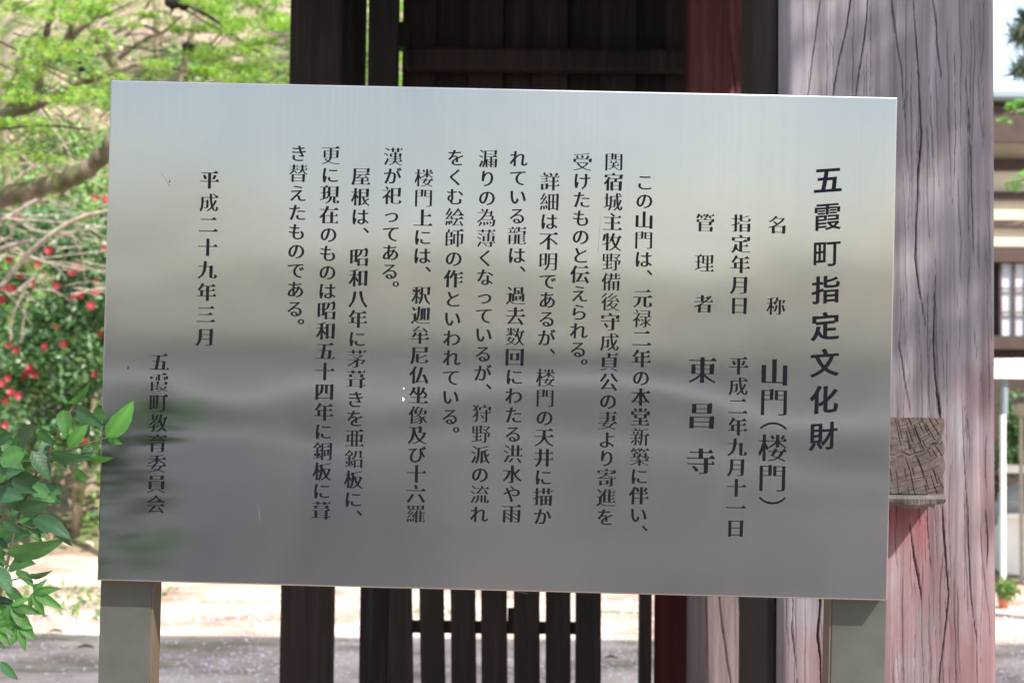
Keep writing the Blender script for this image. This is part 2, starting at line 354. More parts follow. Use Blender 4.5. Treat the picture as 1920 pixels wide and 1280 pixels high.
cr = [pxc([(1718, 60), (1724, 180), (1728, 250), (1721, 330), (1719, 400), (1715, 480), (1723, 545), (1736, 610)], [.6, 1.8, 3.2, 3.0, 1.6, 2.6, 2.0, .5], YP),
      pxc([(1753, 520), (1750, 620), (1752, 700), (1759, 750), (1762, 781)], [.5, 2.4, 2.2, 3.0, 4.2], YP, .02),
      pxc([(1597, -20), (1588, 50), (1574, 110), (1560, 190), (1552, 240)], [2, 2.1, 1.8, 2, 1], YP),
      pxc([(1629, -20), (1620, 80), (1611, 130), (1604, 190)], [1.5, 2.2, 1.6, 1], YP),
      pxc([(1670, -20), (1678, 60), (1690, 130), (1697, 230)], [1.5, 1.8, 1.4, .5], YP, .008),
      pxc([(1712, -20), (1716, 60), (1724, 150)], [1, 1.5, 1.5], YP, .008),
      pxc([(1747, -20), (1756, 50), (1758, 85), (1766, 150)], [1.2, 2, 2.4, .5], YP, .008),
      pxc([(1815, 190), (1820, 300), (1823, 400), (1827, 510)], [.5, 1.5, 1.5, .4], YP, .007),
      pxc([(1541, -20), (1526, 90), (1513, 190)], [1.2, 1.6, 1.2], YP, .008),
      pxc([(1790, 100), (1792, 260), (1786, 380)], [.5, 1.2, .4], YP, .005),
      pxc([(1766, 950), (1769, 990), (1774, 1060), (1779, 1110), (1775, 1160), (1764, 1240), (1760, 1300)], [2.5, 3.2, 2.8, 2, 2.4, 1.6, 1], YP),
      pxc([(1706, 985), (1714, 1040), (1722, 1085), (1730, 1130)], [1, 2.6, 3, .5], YP),
      pxc([(1808, 860), (1814, 960), (1817, 1060), (1822, 1140), (1832, 1200)], [.5, 1.5, 1.7, 1.2, .5], YP, .008),
      pxc([(1541, 1100), (1536, 1150), (1533, 1190), (1537, 1230), (1540, 1300)], [3.2, 3.6, 4.2, 3, 2.2], YP, .015),
      pxc([(1487, 1110), (1484, 1180), (1492, 1240), (1496, 1300)], [.8, 1.4, 1, .7], YP, .006),
      pxc([(1685, 640), (1694, 700), (1706, 765)], [1.2, 1.6, 1], YP, .008),
      pxc([(1735, 900), (1740, 1000), (1748, 1080)], [.6, 1, .6], YP, .006),
      pxc([(1848, 960), (1853, 1010), (1850, 1060)], [1, 2.4, 1], YP, .008)]
xl, xr = P(1465, 640, YP)[0], P(1871, 640, YP)[0]
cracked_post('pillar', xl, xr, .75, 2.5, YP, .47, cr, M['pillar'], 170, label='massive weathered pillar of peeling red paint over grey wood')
MB().box(xl-.12, xr+.12, YP-.12, YP+.6, 0, .22).build('base_stone', M['stone'], gate, bevel=.02)

MB().box(xl-.022, xl-.002, YP+.05, YP+.27, 0, 3.4).build('side_shade_board', M['greyplank'], gate, bevel=.003)  # added boards darken the pillar's left face in place of shade
MB().box(xl-.020, xl-.002, YP+.272, YP+.47, 0, 3.4).build('side_shade_board', M['dark'], gate, bevel=.003)

# the tie beam's end grain, checked and ringed, on the pillar
bx0, bx1 = P(1560, 850, YP-.09)[0], P(1770, 850, YP-.09)[0]
bz1, bz0 = P(1768, 783, YP-.09)[2], P(1768, 926, YP-.09)[2]
us = np.arange(bx0, bx1, .0009); zs = np.arange(bz0, bz1, .0009); U, Z = np.meshgrid(us, zs)
c0 = P(1640, 640, YP-.09); dU, dZ = U-c0[0], Z-c0[2]
wob = .0015*np.sin(U*50+Z*30)+.0006*np.sin(Z*160-U*90)
rad_ = np.hypot(dU, dZ)+wob; ang = np.arctan2(dU, -dZ)+.005*np.sin(rad_*60)
D = np.zeros_like(U); T = np.ones_like(U)
for k in range(44):
    a0 = -.75+k*.043+rng.normal(0, .010)
    for sgm in range(4):
        r0 = .08+rng.uniform(0, .26); r1 = r0+rng.uniform(.02, .07); wd = rng.uniform(.0002, .00065)
        aj = a0+rng.normal(0, .02)
        k_ = np.clip(1.5-np.abs(ang-aj)*rad_/wd, 0, 1)*np.clip((rad_-r0)/.006, 0, 1)*np.clip((r1-rad_)/.006, 0, 1)
        D = np.maximum(D, k_*.006)
for k in range(52):
    r0 = .07+k*.0055+rng.normal(0, .0010); wd = rng.uniform(.0002, .0004)
    seg = np.clip(1.6*np.sin(ang*rng.uniform(7, 26)+k*2.1)+.7, 0, 1)
    k_ = np.clip(1.4-np.abs(rad_-r0)/wd, 0, 1)*seg; D = np.maximum(D, k_*.003)
big = [P(a, b_, YP-.09) for a, b_ in ((1640, 862), (1690, 850), (1706, 853), (1722, 851), (1745, 836), (1772, 824))]
k_ = np.clip(1.4-seg_dist(U, Z+.002*np.sin(U*200), [(q[0], q[2]) for q in big], [.0012, .0014, .002, .002, .0024, .0016]), 0, 1); D = np.maximum(D, k_*.011)
T = 1-.62*np.clip(D/.004, 0, 1)
ej = .004*(np.sin(Z*60)+np.sin(Z*143))/2
U2 = U + np.where(U > bx1-.02, ej*(U-bx1+.02)/.02, 0)
Yv = YP-.09+D+.0015*np.sin(U*40)
V = np.stack([U2, Yv, Z], -1).reshape(-1, 3); nu, nz = len(us), len(zs)
ii = (np.arange(nz-1)[:, None]*nu+np.arange(nu-1)[None]).ravel(); F = np.stack([ii, ii+1, ii+nu+1, ii+nu], 1)
bm_ = link(bpy.data.objects.new('tie_beam', np_mesh('tie_beam', V, F, M['end_grain'], np.stack([T.ravel()]*3, 1))), gate)
bm_['label'] = 'checked grey-brown end grain of a tie beam jutting from the pillar'
MB().box(bx0, bx1-.005, YP-.087, YP+.002, bz0+.001, bz1-.001).build('beam_body', M['splinter'], bm_).location = (0, 0, 0)
# splintered nosing under it
us = np.linspace(bx0, bx1, 90); v = []; f = []
zt = bz0-.002
for i, u in enumerate(us):
    lo = .026+.003*math.sin(u*51+1)+.0025*math.sin(u*97)+rng.normal(0, .0006) - (.006 if u > bx1-.02 else 0)
    yo = YP-.103+.002*math.sin(u*70)+rng.normal(0, .0006)
    v += [(u, YP-.098, zt), (u, yo-.004, zt-.008), (u, yo, zt-lo*.7), (u, yo+.012, zt-lo), (u, YP+.003, zt-lo)]
for i in range(len(us)-1):
    for k in range(4): f.append((i*5+k, i*5+k+1, i*5+5+k+1, i*5+5+k))
    f.append((i*5, i*5+5, i*5+9, i*5+4))
n_ = (len(us)-1)*5; f.append((0, 4, 3, 2, 1)); f.append(tuple(n_+k for k in range(5)))
MB().add(v, f).build('nosing', M['splinter'], gate)

def gpost(name, pxl, pxr, Y, d, mat, z0=0.0, z1=3.4, y0=640, rot=0, label=None, bev=.004):
    a, b_ = P(pxl, y0, Y)[0], P(pxr, y0, Y)[0]
    mb = MB().box(a, b_, Y, Y+d, z0, z1)
    if rot:
        c = (a+b_)/2; zc = P(960, y0, Y)[2]
        mb.v = [(p[0]+(p[2]-zc)*rot, p[1], p[2]) for p in mb.v]
    o = mb.build(name, mat, gate, bevel=bev)
    if label: o['label'] = label
    return o
cr2 = [pxc([(1345, 1080), (1352, 1160), (1362, 1230), (1374, 1300)], [1.6, 2.2, 2.4, 1.4], 5.0),
       pxc([(1322, 1080), (1326, 1180), (1328, 1300)], [1.2, 1.6, 1.4], 5.0, .008),
       pxc([(1380, 1090), (1388, 1150)], [2, .6], 5.0, .008),
       pxc([(1368, 60), (1373, 120), (1380, 180)], [.6, 1.6, 1.4], 5.0, .008)]
a, b_ = P(1294, 640, 5.0)[0], P(1404, 640, 5.0)[0]
cracked_post('rear_post', a, b_, .5, 3.1, 5.0, .18, cr2, M['redwood'], 40, dz=.02, zcap=(0, 3.4), seed=3, label='square rear post of cracked wood with worn red paint')
gpost('red_board', 1228, 1292, 5.06, .03, M['darkred'], .1, 2.0, y0=1100, label='dark red board beside the rear post')
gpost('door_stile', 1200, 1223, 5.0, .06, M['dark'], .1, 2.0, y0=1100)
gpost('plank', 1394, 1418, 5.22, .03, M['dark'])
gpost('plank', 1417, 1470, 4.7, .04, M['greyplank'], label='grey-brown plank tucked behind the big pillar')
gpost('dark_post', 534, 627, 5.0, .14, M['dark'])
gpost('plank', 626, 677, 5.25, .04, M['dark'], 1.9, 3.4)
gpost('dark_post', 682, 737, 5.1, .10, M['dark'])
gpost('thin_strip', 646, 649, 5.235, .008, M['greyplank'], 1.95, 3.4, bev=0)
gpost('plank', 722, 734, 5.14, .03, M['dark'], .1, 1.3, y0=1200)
# upper boarded leaf
leaf = empty('door_panel', (0, 5.4, 0), None, None); leaf.parent = gate; leaf.location = (0, 1.2, 0)
leafw = Vector((0, 5.4, 0))
def inleaf(mb, name, mat, bevel=.003):
    o = bpy.data.objects.new(name, mb.mesh(name, mat)); col.objects.link(o); o.parent = leaf; o.location = -leafw
    if bevel: md = o.modifiers.new('bevel', 'BEVEL'); md.width = bevel; md.segments = 2
    return o
ed = [758, 815, 882, 940, 1003, 1062, 1130, 1190, 1252, 1309]
for k in range(len(ed)-1):
    a, b_ = P(ed[k], 60, 5.4)[0]-.006, P(ed[k+1], 60, 5.4)[0]+.006
    yo = (k % 2)*.034+rng.uniform(-.002, .002)
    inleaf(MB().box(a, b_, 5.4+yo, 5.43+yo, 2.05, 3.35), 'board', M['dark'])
a, b_ = P(760, 100, 5.34)[0], P(1310, 100, 5.34)[0]
inleaf(MB().box(a, b_, 5.33, 5.385, P(1000, 132, 5.33)[2], P(1000, 90, 5.33)[2]), 'rail', M['dark'], .012)
a, b_ = P(741, 100, 5.34)[0], P(765, 100, 5.34)[0]
inleaf(MB().box(a, b_, 5.30, 5.38, P(755, 92, 5.34)[2], P(755, 46, 5.34)[2]), 'hinge_block', M['dark'])
# low slatted screen
sc_ = empty('slatted_screen', (0, 5.0, 0), None, None); sc_.parent = gate; sc_.location = (0, .8, 0)
sl_ = [(731, 773), (787, 833), (845, 892), (902, 951), (963, 1012), (1023, 1070), (1079, 1127)]
for k, (pa, pb) in enumerate(sl_):
    a, b_ = P(pa, 1150, 5.0)[0], P(pb, 1150, 5.0)[0]; zc = P(900, 1150, 5.0)[2]; lean = (-.032, -.024, -.019, -.017, -.013, -.010, -.006)[k]+rng.normal(0, .002)
    mb = MB().box(a, b_, 4.99, 5.015, .12, 1.55); mb.v = [(p[0]+(p[2]-zc)*lean, p[1], p[2]) for p in mb.v]
    o = bpy.data.objects.new('slat', mb.mesh('slat', M['dark'])); col.objects.link(o); o.parent = sc_; o.location = (0, -5.0, 0)
    md = o.modifiers.new('bevel', 'BEVEL'); md.width = .003
for (ya, yb) in ((1165, 1187), (1520, 1550), (900, 925)):
    a, b_ = P(732, 1170, 5.02)[0], P(1122, 1170, 5.02)[0]
    mb = MB().box(a, b_, 5.017, 5.045, P(930, yb, 5.02)[2], P(930, ya, 5.02)[2])
    sh = -math.tan(R(.35)); mb.v = [(p[0], p[1], p[2]+p[0]*sh*0) for p in mb.v]
    o = bpy.data.objects.new('rail', mb.mesh('rail', M['dark'])); col.objects.link(o); o.parent = sc_; o.location = (0, -5.0, 0)
a, b_ = P(952, 1140, 5.02)[0], P(964, 1140, 5.02)[0]
o = bpy.data.objects.new('peg', MB().box(a, b_, 5.018, 5.04, P(958, 1166, 5)[2], P(958, 1141, 5)[2]).mesh('peg', M['dark'])); col.objects.link(o); o.parent = sc_; o.location = (0, -5, 0)
# out of view: ceiling and roof stretched right to cast shade, upper storey
MB().box(-1.75, 1.35, 3.22, 6.4, 3.42, 3.55).build('stretched_shade_ceiling', M['dark'], gate)
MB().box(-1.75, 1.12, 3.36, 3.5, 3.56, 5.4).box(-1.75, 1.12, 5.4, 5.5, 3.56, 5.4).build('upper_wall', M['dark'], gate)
MB().box(xr-.07, xr-.03, 3.78, 4.6, .1, 3.41).build('added_side_wall', M['dark'], gate)  # added wall hidden behind the pillar, keeps sun off the slats
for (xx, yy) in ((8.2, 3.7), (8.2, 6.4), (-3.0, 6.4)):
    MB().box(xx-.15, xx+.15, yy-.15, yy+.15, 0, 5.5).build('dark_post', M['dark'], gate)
rf = MB(); prof = [(2.9, 5.5), (3.6, 6.1), (4.25, 6.6), (4.35, 6.66), (4.45, 6.6), (5.15, 5.95)]
for k in range(len(prof)-1):
    (y0, z0), (y1, z1) = prof[k], prof[k+1]
    rf.add([(-3.4, y0, z0), (8.8, y0, z0), (8.8, y1, z1), (-3.4, y1, z1), (-3.4, y0, z0-.14), (8.8, y0, z0-.14), (8.8, y1, z1-.14), (-3.4, y1, z1-.14)],
           [(0, 1, 2, 3), (7, 6, 5, 4), (0, 4, 5, 1), (3, 2, 6, 7), (0, 3, 7, 4), (1, 5, 6, 2)])
rf.build('roof', M['tile'], gate)

# ---------------------------------------------------------------- the steel sign
PW, PH = 1.28, .8142621
q_ = Euler((0.0287775, 0.01382881, -0.01020631), 'XYZ').to_matrix(); pt = Vector((-0.0243288, 2.41985058, 1.60512644))
PM = Matrix.Translation(pt) @ q_.to_4x4()
sign = empty('information_sign', (pt.x, pt.y+.08, 0), 'brushed stainless steel notice board with columns of black vertical Japanese text on two grey legs', 'sign')
def W3(x, y, z): return tuple(PM @ Vector((x, y, z)))
# folded tray: front sheet and turned-back edges with a small radius
v = []; f = []; rb = .0025
prof = [(0, -rb), (0, 0), (.0004, .0012), (.0012, .0021), (rb, rb), (.03, rb)]
hw, hh = PW/2, PH/2
for (dy, ins) in [(0, -rb), (.0007, -.0007), (rb, 0), (.032, 0), (.032, -.02)]:
    v += [W3(-hw-ins, dy, hh+ins), W3(hw+ins, dy, hh+ins), W3(hw+ins, dy, -hh-ins), W3(-hw-ins, dy, -hh-ins)]
f.append((3, 2, 1, 0))
for r_ in range(4):
    for k in range(4):
        f.append((r_*4+k, r_*4+(k+1) % 4, (r_+1)*4+(k+1) % 4, (r_+1)*4+k))
plate = MB().add(v, f).build('sign_plate', M['steel'], sign)
me = plate.data; uv = me.uv_layers.new(name='UVMap'); inv = PM.inverted()
for lp in me.loops:
    c = inv @ me.vertices[lp.vertex_index].co; uv.data[lp.index].uv = ((c.x+hw)/PW, (c.z+hh-c.y)/PW)
# legs: rectangular tube with a paler narrow side
def leg(pl, pr, pyy):
    d0 = .034
    def at(px, dy):
        o_ = CAM; d = _f+_x*(px-PCX)/FPX-_u*(pyy-PCY)/FPX; o_, d = Vector(o_), Vector(d)
        nrm = q_ @ Vector((0, 1, 0)); t_ = ((pt+nrm*dy)-o_).dot(nrm)/d.dot(nrm); return inv @ (o_+d*t_)
    a, b_ = at(pl, d0).x, at(pr, d0).x
    zb = (-pt.z-.02)/1.0
    mb = MB().box(a, b_, d0, d0+.055, zb, hh-.06); mb.v = [W3(*p) for p in mb.v]
    o = mb.build('leg', M['legpaint'], sign, bevel=.0015); return a, b_, zb
a, b_, zb = leg(188, 284, 1120)
mb = MB().box(b_+.0002, b_+.003, .036, .088, zb, hh-.07); mb.v = [W3(*p) for p in mb.v]; mb.build('side_strip', M['legedge'], sign)
a, b_, zb = leg(1560, 1662, 1140)
mb = MB().box(a-.003, a-.0002, .036, .088, zb, hh-.07); mb.v = [W3(*p) for p in mb.v]; mb.build('side_strip', M['legedge'], sign)

# ---- lettering
fc = bpy.data.curves.new('glyph', 'FONT'); fc.fill_mode = 'NONE'; fc.resolution_u = 3
fo = bpy.data.objects.new('glyph', fc); col.objects.link(fo)
cache = {}
KANA = set('こののはたものとえられるであるがわやりなっているをくむといわれにびきよてかけうい、。')
def loops_of(ch):
    fc.body = ch; dg = bpy.context.evaluated_depsgraph_get(); dg.update()
    me = fo.evaluated_get(dg).to_mesh(); n = len(me.vertices)
    adj = {}
    co = [(v_.co.x, v_.co.y) for v_ in me.vertices]
    for e in me.edges: adj.setdefault(e.vertices[0], []).append(e.vertices[1]); adj.setdefault(e.vertices[1], []).append(e.vertices[0])
    seen = set(); out = []
    for s0 in range(n):
        if s0 in seen or s0 not in adj: continue
        lp = [s0]; seen.add(s0); c = s0
        while True:
            nx = [k for k in adj[c] if k not in seen]
            if not nx: break
            c = nx[0] if len(lp) > 1 or s0+1 not in nx else s0+1
            seen.add(c); lp.append(c)
        if len(lp) > 2: out.append([co[i] for i in lp])
    fo.evaluated_get(dg).to_mesh_clear()
    return out
def area(l): return .5*sum(l[i][0]*l[(i+1) % len(l)][1]-l[(i+1) % len(l)][0]*l[i][1] for i in range(len(l)))
def inside(p, l):
    c = False
    for i in range(len(l)):
        a, b_ = l[i], l[i-1]
        if (a[1] > p[1]) != (b_[1] > p[1]) and p[0] < (b_[0]-a[0])*(p[1]-a[1])/(b_[1]-a[1])+a[0]: c = not c
    return c
def glyph(ch, style):
    if (ch, style) in cache: return cache[(ch, style)]
    ls = loops_of(ch); nv = sum(map(len, ls)); out = []
    kana = ch in KANA
    dens = 1.0 if nv < 60 else (.75 if nv < 95 else .45)
    if ch in '町細野鉛亜理備更師門関明時間新禄狩': dens = .35
    if style == 'brush': ax, by = .030*dens+.004, .012*dens+.003
    elif kana: ax, by = .027, -.003
    elif ch in '（）()': ax, by = .0, -.008
    else: ax, by = .031*dens+.006, -.0185
    for i, l in enumerate(ls):
        cl = []
        for p in l:
            if not cl or math.hypot(p[0]-cl[-1][0], p[1]-cl[-1][1]) > .004: cl.append(p)
        l = cl
        depth = sum(inside(l[0], o_) for j, o_ in enumerate(ls) if j != i)
        want = 1 if depth % 2 == 0 else -1                  # solids run counter-clockwise, holes clockwise
        if area(l)*want < 0: l = l[::-1]
        n = len(l); new = []
        for k in range(n):
            p0, p1, p2 = l[k-1], l[k], l[(k+1) % n]
            e1 = (p1[0]-p0[0], p1[1]-p0[1]); e2 = (p2[0]-p1[0], p2[1]-p1[1])
            l1 = math.hypot(*e1) or 1e-9; l2 = math.hypot(*e2) or 1e-9
            n1 = (e1[1]/l1, -e1[0]/l1); n2 = (e2[1]/l2, -e2[0]/l2)
            o1 = ax*n1[0]**2+by*n1[1]**2; o2 = ax*n2[0]**2+by*n2[1]**2
            det = n1[0]*n2[1]-n1[1]*n2[0]
            if abs(det) > .25: d = ((o1*n2[1]-o2*n1[1])/det, (n1[0]*o2-n2[0]*o1)/det)
            else:
                m_ = (n1[0]+n2[0], n1[1]+n2[1]); ml = math.hypot(*m_) or 1; oo = (o1+o2)/2; d = (m_[0]/ml*oo, m_[1]/ml*oo)
            dl = math.hypot(*d)
            if dl > .04: d = (d[0]*.04/dl, d[1]*.04/dl)
            q = (p1[0]+d[0], p1[1]+d[1])
            # upper right corner of a horizontal stroke: the triangular serif
            if style == 'mincho' and not kana and want == 1 and n1[0] > .93 and n2[1] > .93 and l2 > .12:
                cap = l1 < .1; h_ = .105 if cap else .05; w_ = min(.24 if cap else .13, l2*.5)
                if cap: new += [(q[0], q[1]-.002), (q[0]-w_*.42, q[1]+h_), (q[0]-w_, q[1]+.001)]
                else: new += [(q[0]+.022, q[1]-.012), (q[0]-w_*.15, q[1]+h_), (q[0]-w_, q[1])]
            else: new.append(q)
        if style == 'brush': new = [(x_*.98, y_+.10*(x_-.45)+.006*math.sin(x_*25)) for x_, y_ in new]
        out.append(new)
    xs = [p[0] for l in out for p in l]; ys = [p[1] for l in out for p in l]
    bb = (min(xs), max(xs), min(ys), max(ys))
    pts = [Vector(p) for l in out for p in l]; ed_ = []; n0 = 0
    for l in out: ed_ += [(n0+i, n0+(i+1) % len(l)) for i in range(len(l))]; n0 += len(l)
    cv, ce, cf = delaunay_2d_cdt(pts, ed_, [], 0, 1e-5)[:3]
    keep = []
    for t_ in cf:
        c = sum((Vector(cv[i]) for i in t_), Vector((0, 0)))/len(t_); wn = 0
        for l in out:                                       # winding number
            for i in range(len(l)):
                p, r_ = l[i-1], l[i]
                if p[1] <= c.y < r_[1] and (r_[0]-p[0])*(c.y-p[1])-(c.x-p[0])*(r_[1]-p[1]) > 0: wn += 1
                elif r_[1] <= c.y < p[1] and (r_[0]-p[0])*(c.y-p[1])-(c.x-p[0])*(r_[1]-p[1]) < 0: wn -= 1
        if wn > 0: keep.append(tuple(t_))
    if ch in '、。（）': gx_, gy_ = (bb[0]+bb[1])/2, (bb[2]+bb[3])/2
    else: gx_, gy_ = .5, .37
    vv = [((v_[0]-gx_), (v_[1]-gy_)) for v_ in cv]
    if ch in '（）': vv = [(b_*.95, -a) for a, b_ in vv]
    me = bpy.data.meshes.new('character'); me.from_pydata([(a, 0, b_) for a, b_ in vv], [], keep); me.materials.append(M['ink']); me.update()
    cache[(ch, style)] = me; return me
def to_plate(px, py):
    d = Vector(_f+_x*(px-PCX)/FPX-_u*(py-PCY)/FPX); nrm = q_ @ Vector((0, 1, 0)); o_ = Vector(CAM)
    c = inv @ (o_+d*((pt-o_).dot(nrm)/d.dot(nrm))); return c.x, c.z
def text_column(s, xt, yt, xb, yb, size, style='mincho', adv=None):
    adv_ = [1.0 if adv else (.5 if ch in '、　' else (1.0 if ch not in KANA else .93)) for ch in s]
    cs = []; c = 0
    for a_ in adv_: cs.append(c+a_/2); c += a_
    idx = [k for k, ch in enumerate(s) if ch not in '、。　']; f0, f1 = cs[idx[0]], cs[idx[-1]]
    k_ = size/1156.0                                        # em in metres on the plate
    for k, ch in enumerate(s):
        if ch == '　': continue
        u_ = (cs[k]-f0)/((f1-f0) or 1); px, py = xt+(xb-xt)*u_, yt+(yb-yt)*u_
        if ch in '、。': py = yt+(yb-yt)*((cs[k]-adv_[k]/2-f0)/((f1-f0) or 1)) + size*(.20 if ch == '、' else .16); px += size*.33
        cx_, cz_ = to_plate(px, py); sc2 = k_*(.93 if ch in KANA else 1.0)
        o = bpy.data.objects.new('character', glyph(ch, style)); col.objects.link(o); o.parent = plate
        o.matrix_local = PM @ Matrix.Translation((cx_, -.0005, cz_)) @ Matrix.Diagonal((sc2, 1, sc2, 1))
T_ = text_column
T_('五霞町指定文化財', 1553, 338, 1544, 818, 55, 'brush', adv=1)
T_('名称', 1458, 422, 1455, 574, 37, adv=1); T_('山門', 1452, 698, 1451, 754, 56, adv=1); T_('（', 1450, 798, 1450, 799, 56, adv=1); T_('楼門', 1449, 840, 1448, 896, 56, adv=1); T_('）', 1448, 938, 1448, 939, 56, adv=1)
T_('指定年月日', 1390, 419, 1386, 573, 37, adv=1); T_('平成二年九月十一日', 1385, 686, 1379, 990, 37, adv=1)
T_('管理者', 1322, 418, 1319, 570, 37, adv=1); T_('東昌寺', 1317, 694, 1314, 865, 54, adv=1)
for row in (('この山門は、　元禄二年の本堂新築に伴い、', 1209, 342, 1197, 965), ('関宿城主牧野備後守成貞公の妻より寄進を', 1151, 304, 1135, 969),
            ('受けたものと伝えられる。', 1092, 304, 1084, 655), ('詳細は不明であるが、　楼門の天井に描か', 1031, 341, 1017, 968),
            ('れている龍は、　過去数回にわたる洪水や雨', 972, 298, 959, 963), ('漏りの為薄くなっているが、　狩野派の流れ', 915, 298, 898, 964),
            ('をくむ絵師の作といわれている。', 855, 296, 844, 781), ('楼門上には、　釈迦牟尼仏坐像及び十六羅', 795, 334, 779, 963),
            ('漢が祀ってある。', 737, 294, 731, 509), ('屋根は、　昭和八年に茅葺きを亜鉛板に、', 677, 331, 662, 936),
            ('更に現在のものは昭和五十四年に銅板に葺', 620, 292, 602, 957), ('き替えたものである。', 560, 288, 553, 579)):
    T_(*row, 37)
T_('平成二十九年三月', 393, 338, 385, 632, 37, adv=1)
T_('五霞町教育委員会', 299, 679, 292, 945, 37, adv=1)
bpy.data.objects.remove(fo)
# small pale droppings and one dark speck on the plate
for (px, py, r_, mt) in ((756, 748, 3.4, 'white'), (757, 728, 1.6, 'white'), (240, 690, 3, 'knot'), (318, 340, 2, 'knot')):
    c = to_plate(px, py); v = []; n = 9
    for k in range(n): rr_ = r_/1156*rng.uniform(.6, 1.2); v.append(W3(c[0]+math.cos(k*2*math.pi/n)*rr_*.6, -.0006, c[1]+math.sin(k*2*math.pi/n)*rr_*1.3))
    MB().add(v, [tuple(range(n-1, -1, -1))]).build('speck', M[mt], sign)

M['scratch'] = plain('dull_scratch', (.10, .10, .12), rough=.6, bump=0)
for pts, r_ in (([(1126, 408), (1124, 440), (1121, 474)], .8), ([(302, 325), (310, 336), (318, 349)], .7), ([(1068, 534), (1067, 542)], .9), ([(1098, 300), (1097, 312)], .5), ([(880, 1090), (930, 1101), (990, 1112)], .5), ([(485, 945), (488, 975)], .5)):
    v = []
    for i, (a, b_) in enumerate(pts):
        c = to_plate(a, b_); rr_ = r_/1156*(.35+.65*i/(len(pts)-1)); v += [W3(c[0]-rr_, -.0007, c[1]), W3(c[0]+rr_, -.0007, c[1]+rr_*.3)]
    MB().add(v, [(2*i, 2*i+1, 2*i+3, 2*i+2) for i in range(len(pts)-1)]).build('scratch', M['scratch'], sign)

# ---------------------------------------------------------------- near bush, left edge
bush = empty('leafy_shrub', tuple(P(-60, 1280, 2.3)*np.array([1, 1, 0])), 'near leafy green shrub reaching over the lower left corner of the steel sign', 'shrub')
def leafmesh(kind, seed):
    r_ = np.random.default_rng(seed); n = 9; v = []; f = []
    bend = r_.uniform(.03, .12); cup = r_.uniform(.10, .22)
    for i in range(n):
        t_ = i/(n-1); wd = .215*math.sin(math.pi*t_**.82)**.8*(1-.22*t_) if 0 < t_ < 1 else 0
        zc = -bend*4*(t_-.35)**2; curl = .012*math.sin(i*2.4+seed)
        for j, q in enumerate((-1, -.5, 0, .5, 1)):
            y_ = wd*q+(.006*math.sin(i*3.1+seed) if q else 0)
            v.append((t_, y_, zc+cup*abs(y_)+curl*q*(1 if i else 0)-(.012 if q == 0 else 0)))
    for i in range(n-1):
        for j in range(4): f.append((i*5+j, i*5+j+1, i*5+6+j, i*5+5+j))
    tt = np.ones((len(v), 3)); tt[2::5] *= (1.5, 1.25, 1.3)
    return np_mesh('leaf', v, f, M[kind], tt, smooth=True)
leafms = [leafmesh('bushleaf', k) for k in range(5)]
def veins(m_):
    t = m_.node_tree; L = t.links.new; b = t.nodes['Principled BSDF']; tc = t.nodes.new('ShaderNodeTexCoord'); sx = t.nodes.new('ShaderNodeSeparateXYZ'); L(tc.outputs['Object'], sx.inputs[0])
    ab = N(t, 'ShaderNodeMath', operation='ABSOLUTE'); L(sx.outputs[1], ab.inputs[0])
    ma = N(t, 'ShaderNodeMath', operation='MULTIPLY_ADD'); L(ab.outputs[0], ma.inputs[0]); ma.inputs[1].default_value = -1.1; L(sx.outputs[0], ma.inputs[2])
    fr = N(t, 'ShaderNodeMath', operation='MULTIPLY'); L(ma.outputs[0], fr.inputs[0]); fr.inputs[1].default_value = 44
    sn = N(t, 'ShaderNodeMath', operation='SINE'); L(fr.outputs[0], sn.inputs[0])
    nz = N(t, 'ShaderNodeTexNoise', Scale=9.0, Detail=5.0); L(tc.outputs['Object'], nz.inputs['Vector'])
    ad = N(t, 'ShaderNodeMath', operation='MULTIPLY_ADD'); L(sn.outputs[0], ad.inputs[0]); ad.inputs[1].default_value = .12; L(nz.outputs[0], ad.inputs[2])
    bp = N(t, 'ShaderNodeBump', Strength=.35, Distance=.0015); L(ad.outputs[0], bp.inputs['Height']); L(bp.outputs[0], b.inputs['Normal'])
    mk = [n for n in t.nodes if n.bl_idname == 'ShaderNodeMix'][0]; oi = t.nodes.new('ShaderNodeObjectInfo')
    ad2 = N(t, 'ShaderNodeMath', operation='MULTIPLY_ADD'); L(nz.outputs[0], ad2.inputs[0]); ad2.inputs[1].default_value = .5; L(oi.outputs['Random'], ad2.inputs[2])
    hs = N(t, 'ShaderNodeMapRange'); L(ad2.outputs[0], hs.inputs[0]); hs.inputs[1].default_value = .1; hs.inputs[2].default_value = 1.4; hs.inputs[3].default_value = .35; hs.inputs[4].default_value = 1.25
    mm = N(t, 'ShaderNodeMix', data_type='RGBA', blend_type='MULTIPLY'); mm.inputs[0].default_value = 1; L(mk.outputs[2], mm.inputs[6]); L(hs.outputs[0], mm.inputs[7]); L(mm.outputs[2], b.inputs['Base Color'])
def tintmat(name, c, tc, tr=.32): return leafmat(name, c, trans=tr, rough=.5, tcol=tc, spec=.25)
bmats = [M['bushleaf'], tintmat('dark_bush_leaf', (.027, .080, .036), (.05, .15, .03), .2), tintmat('bright_bush_leaf', (.05, .15, .035), (.09, .30, .03), .42)]
lm = {}
for m_ in bmats: veins(m_)
for mi, mt in enumerate(bmats):
    for k, me in enumerate(leafms):
        c = me.copy(); c.materials.clear(); c.materials.append(mt); c.name = 'leaf'; lm[(mi, k)] = c
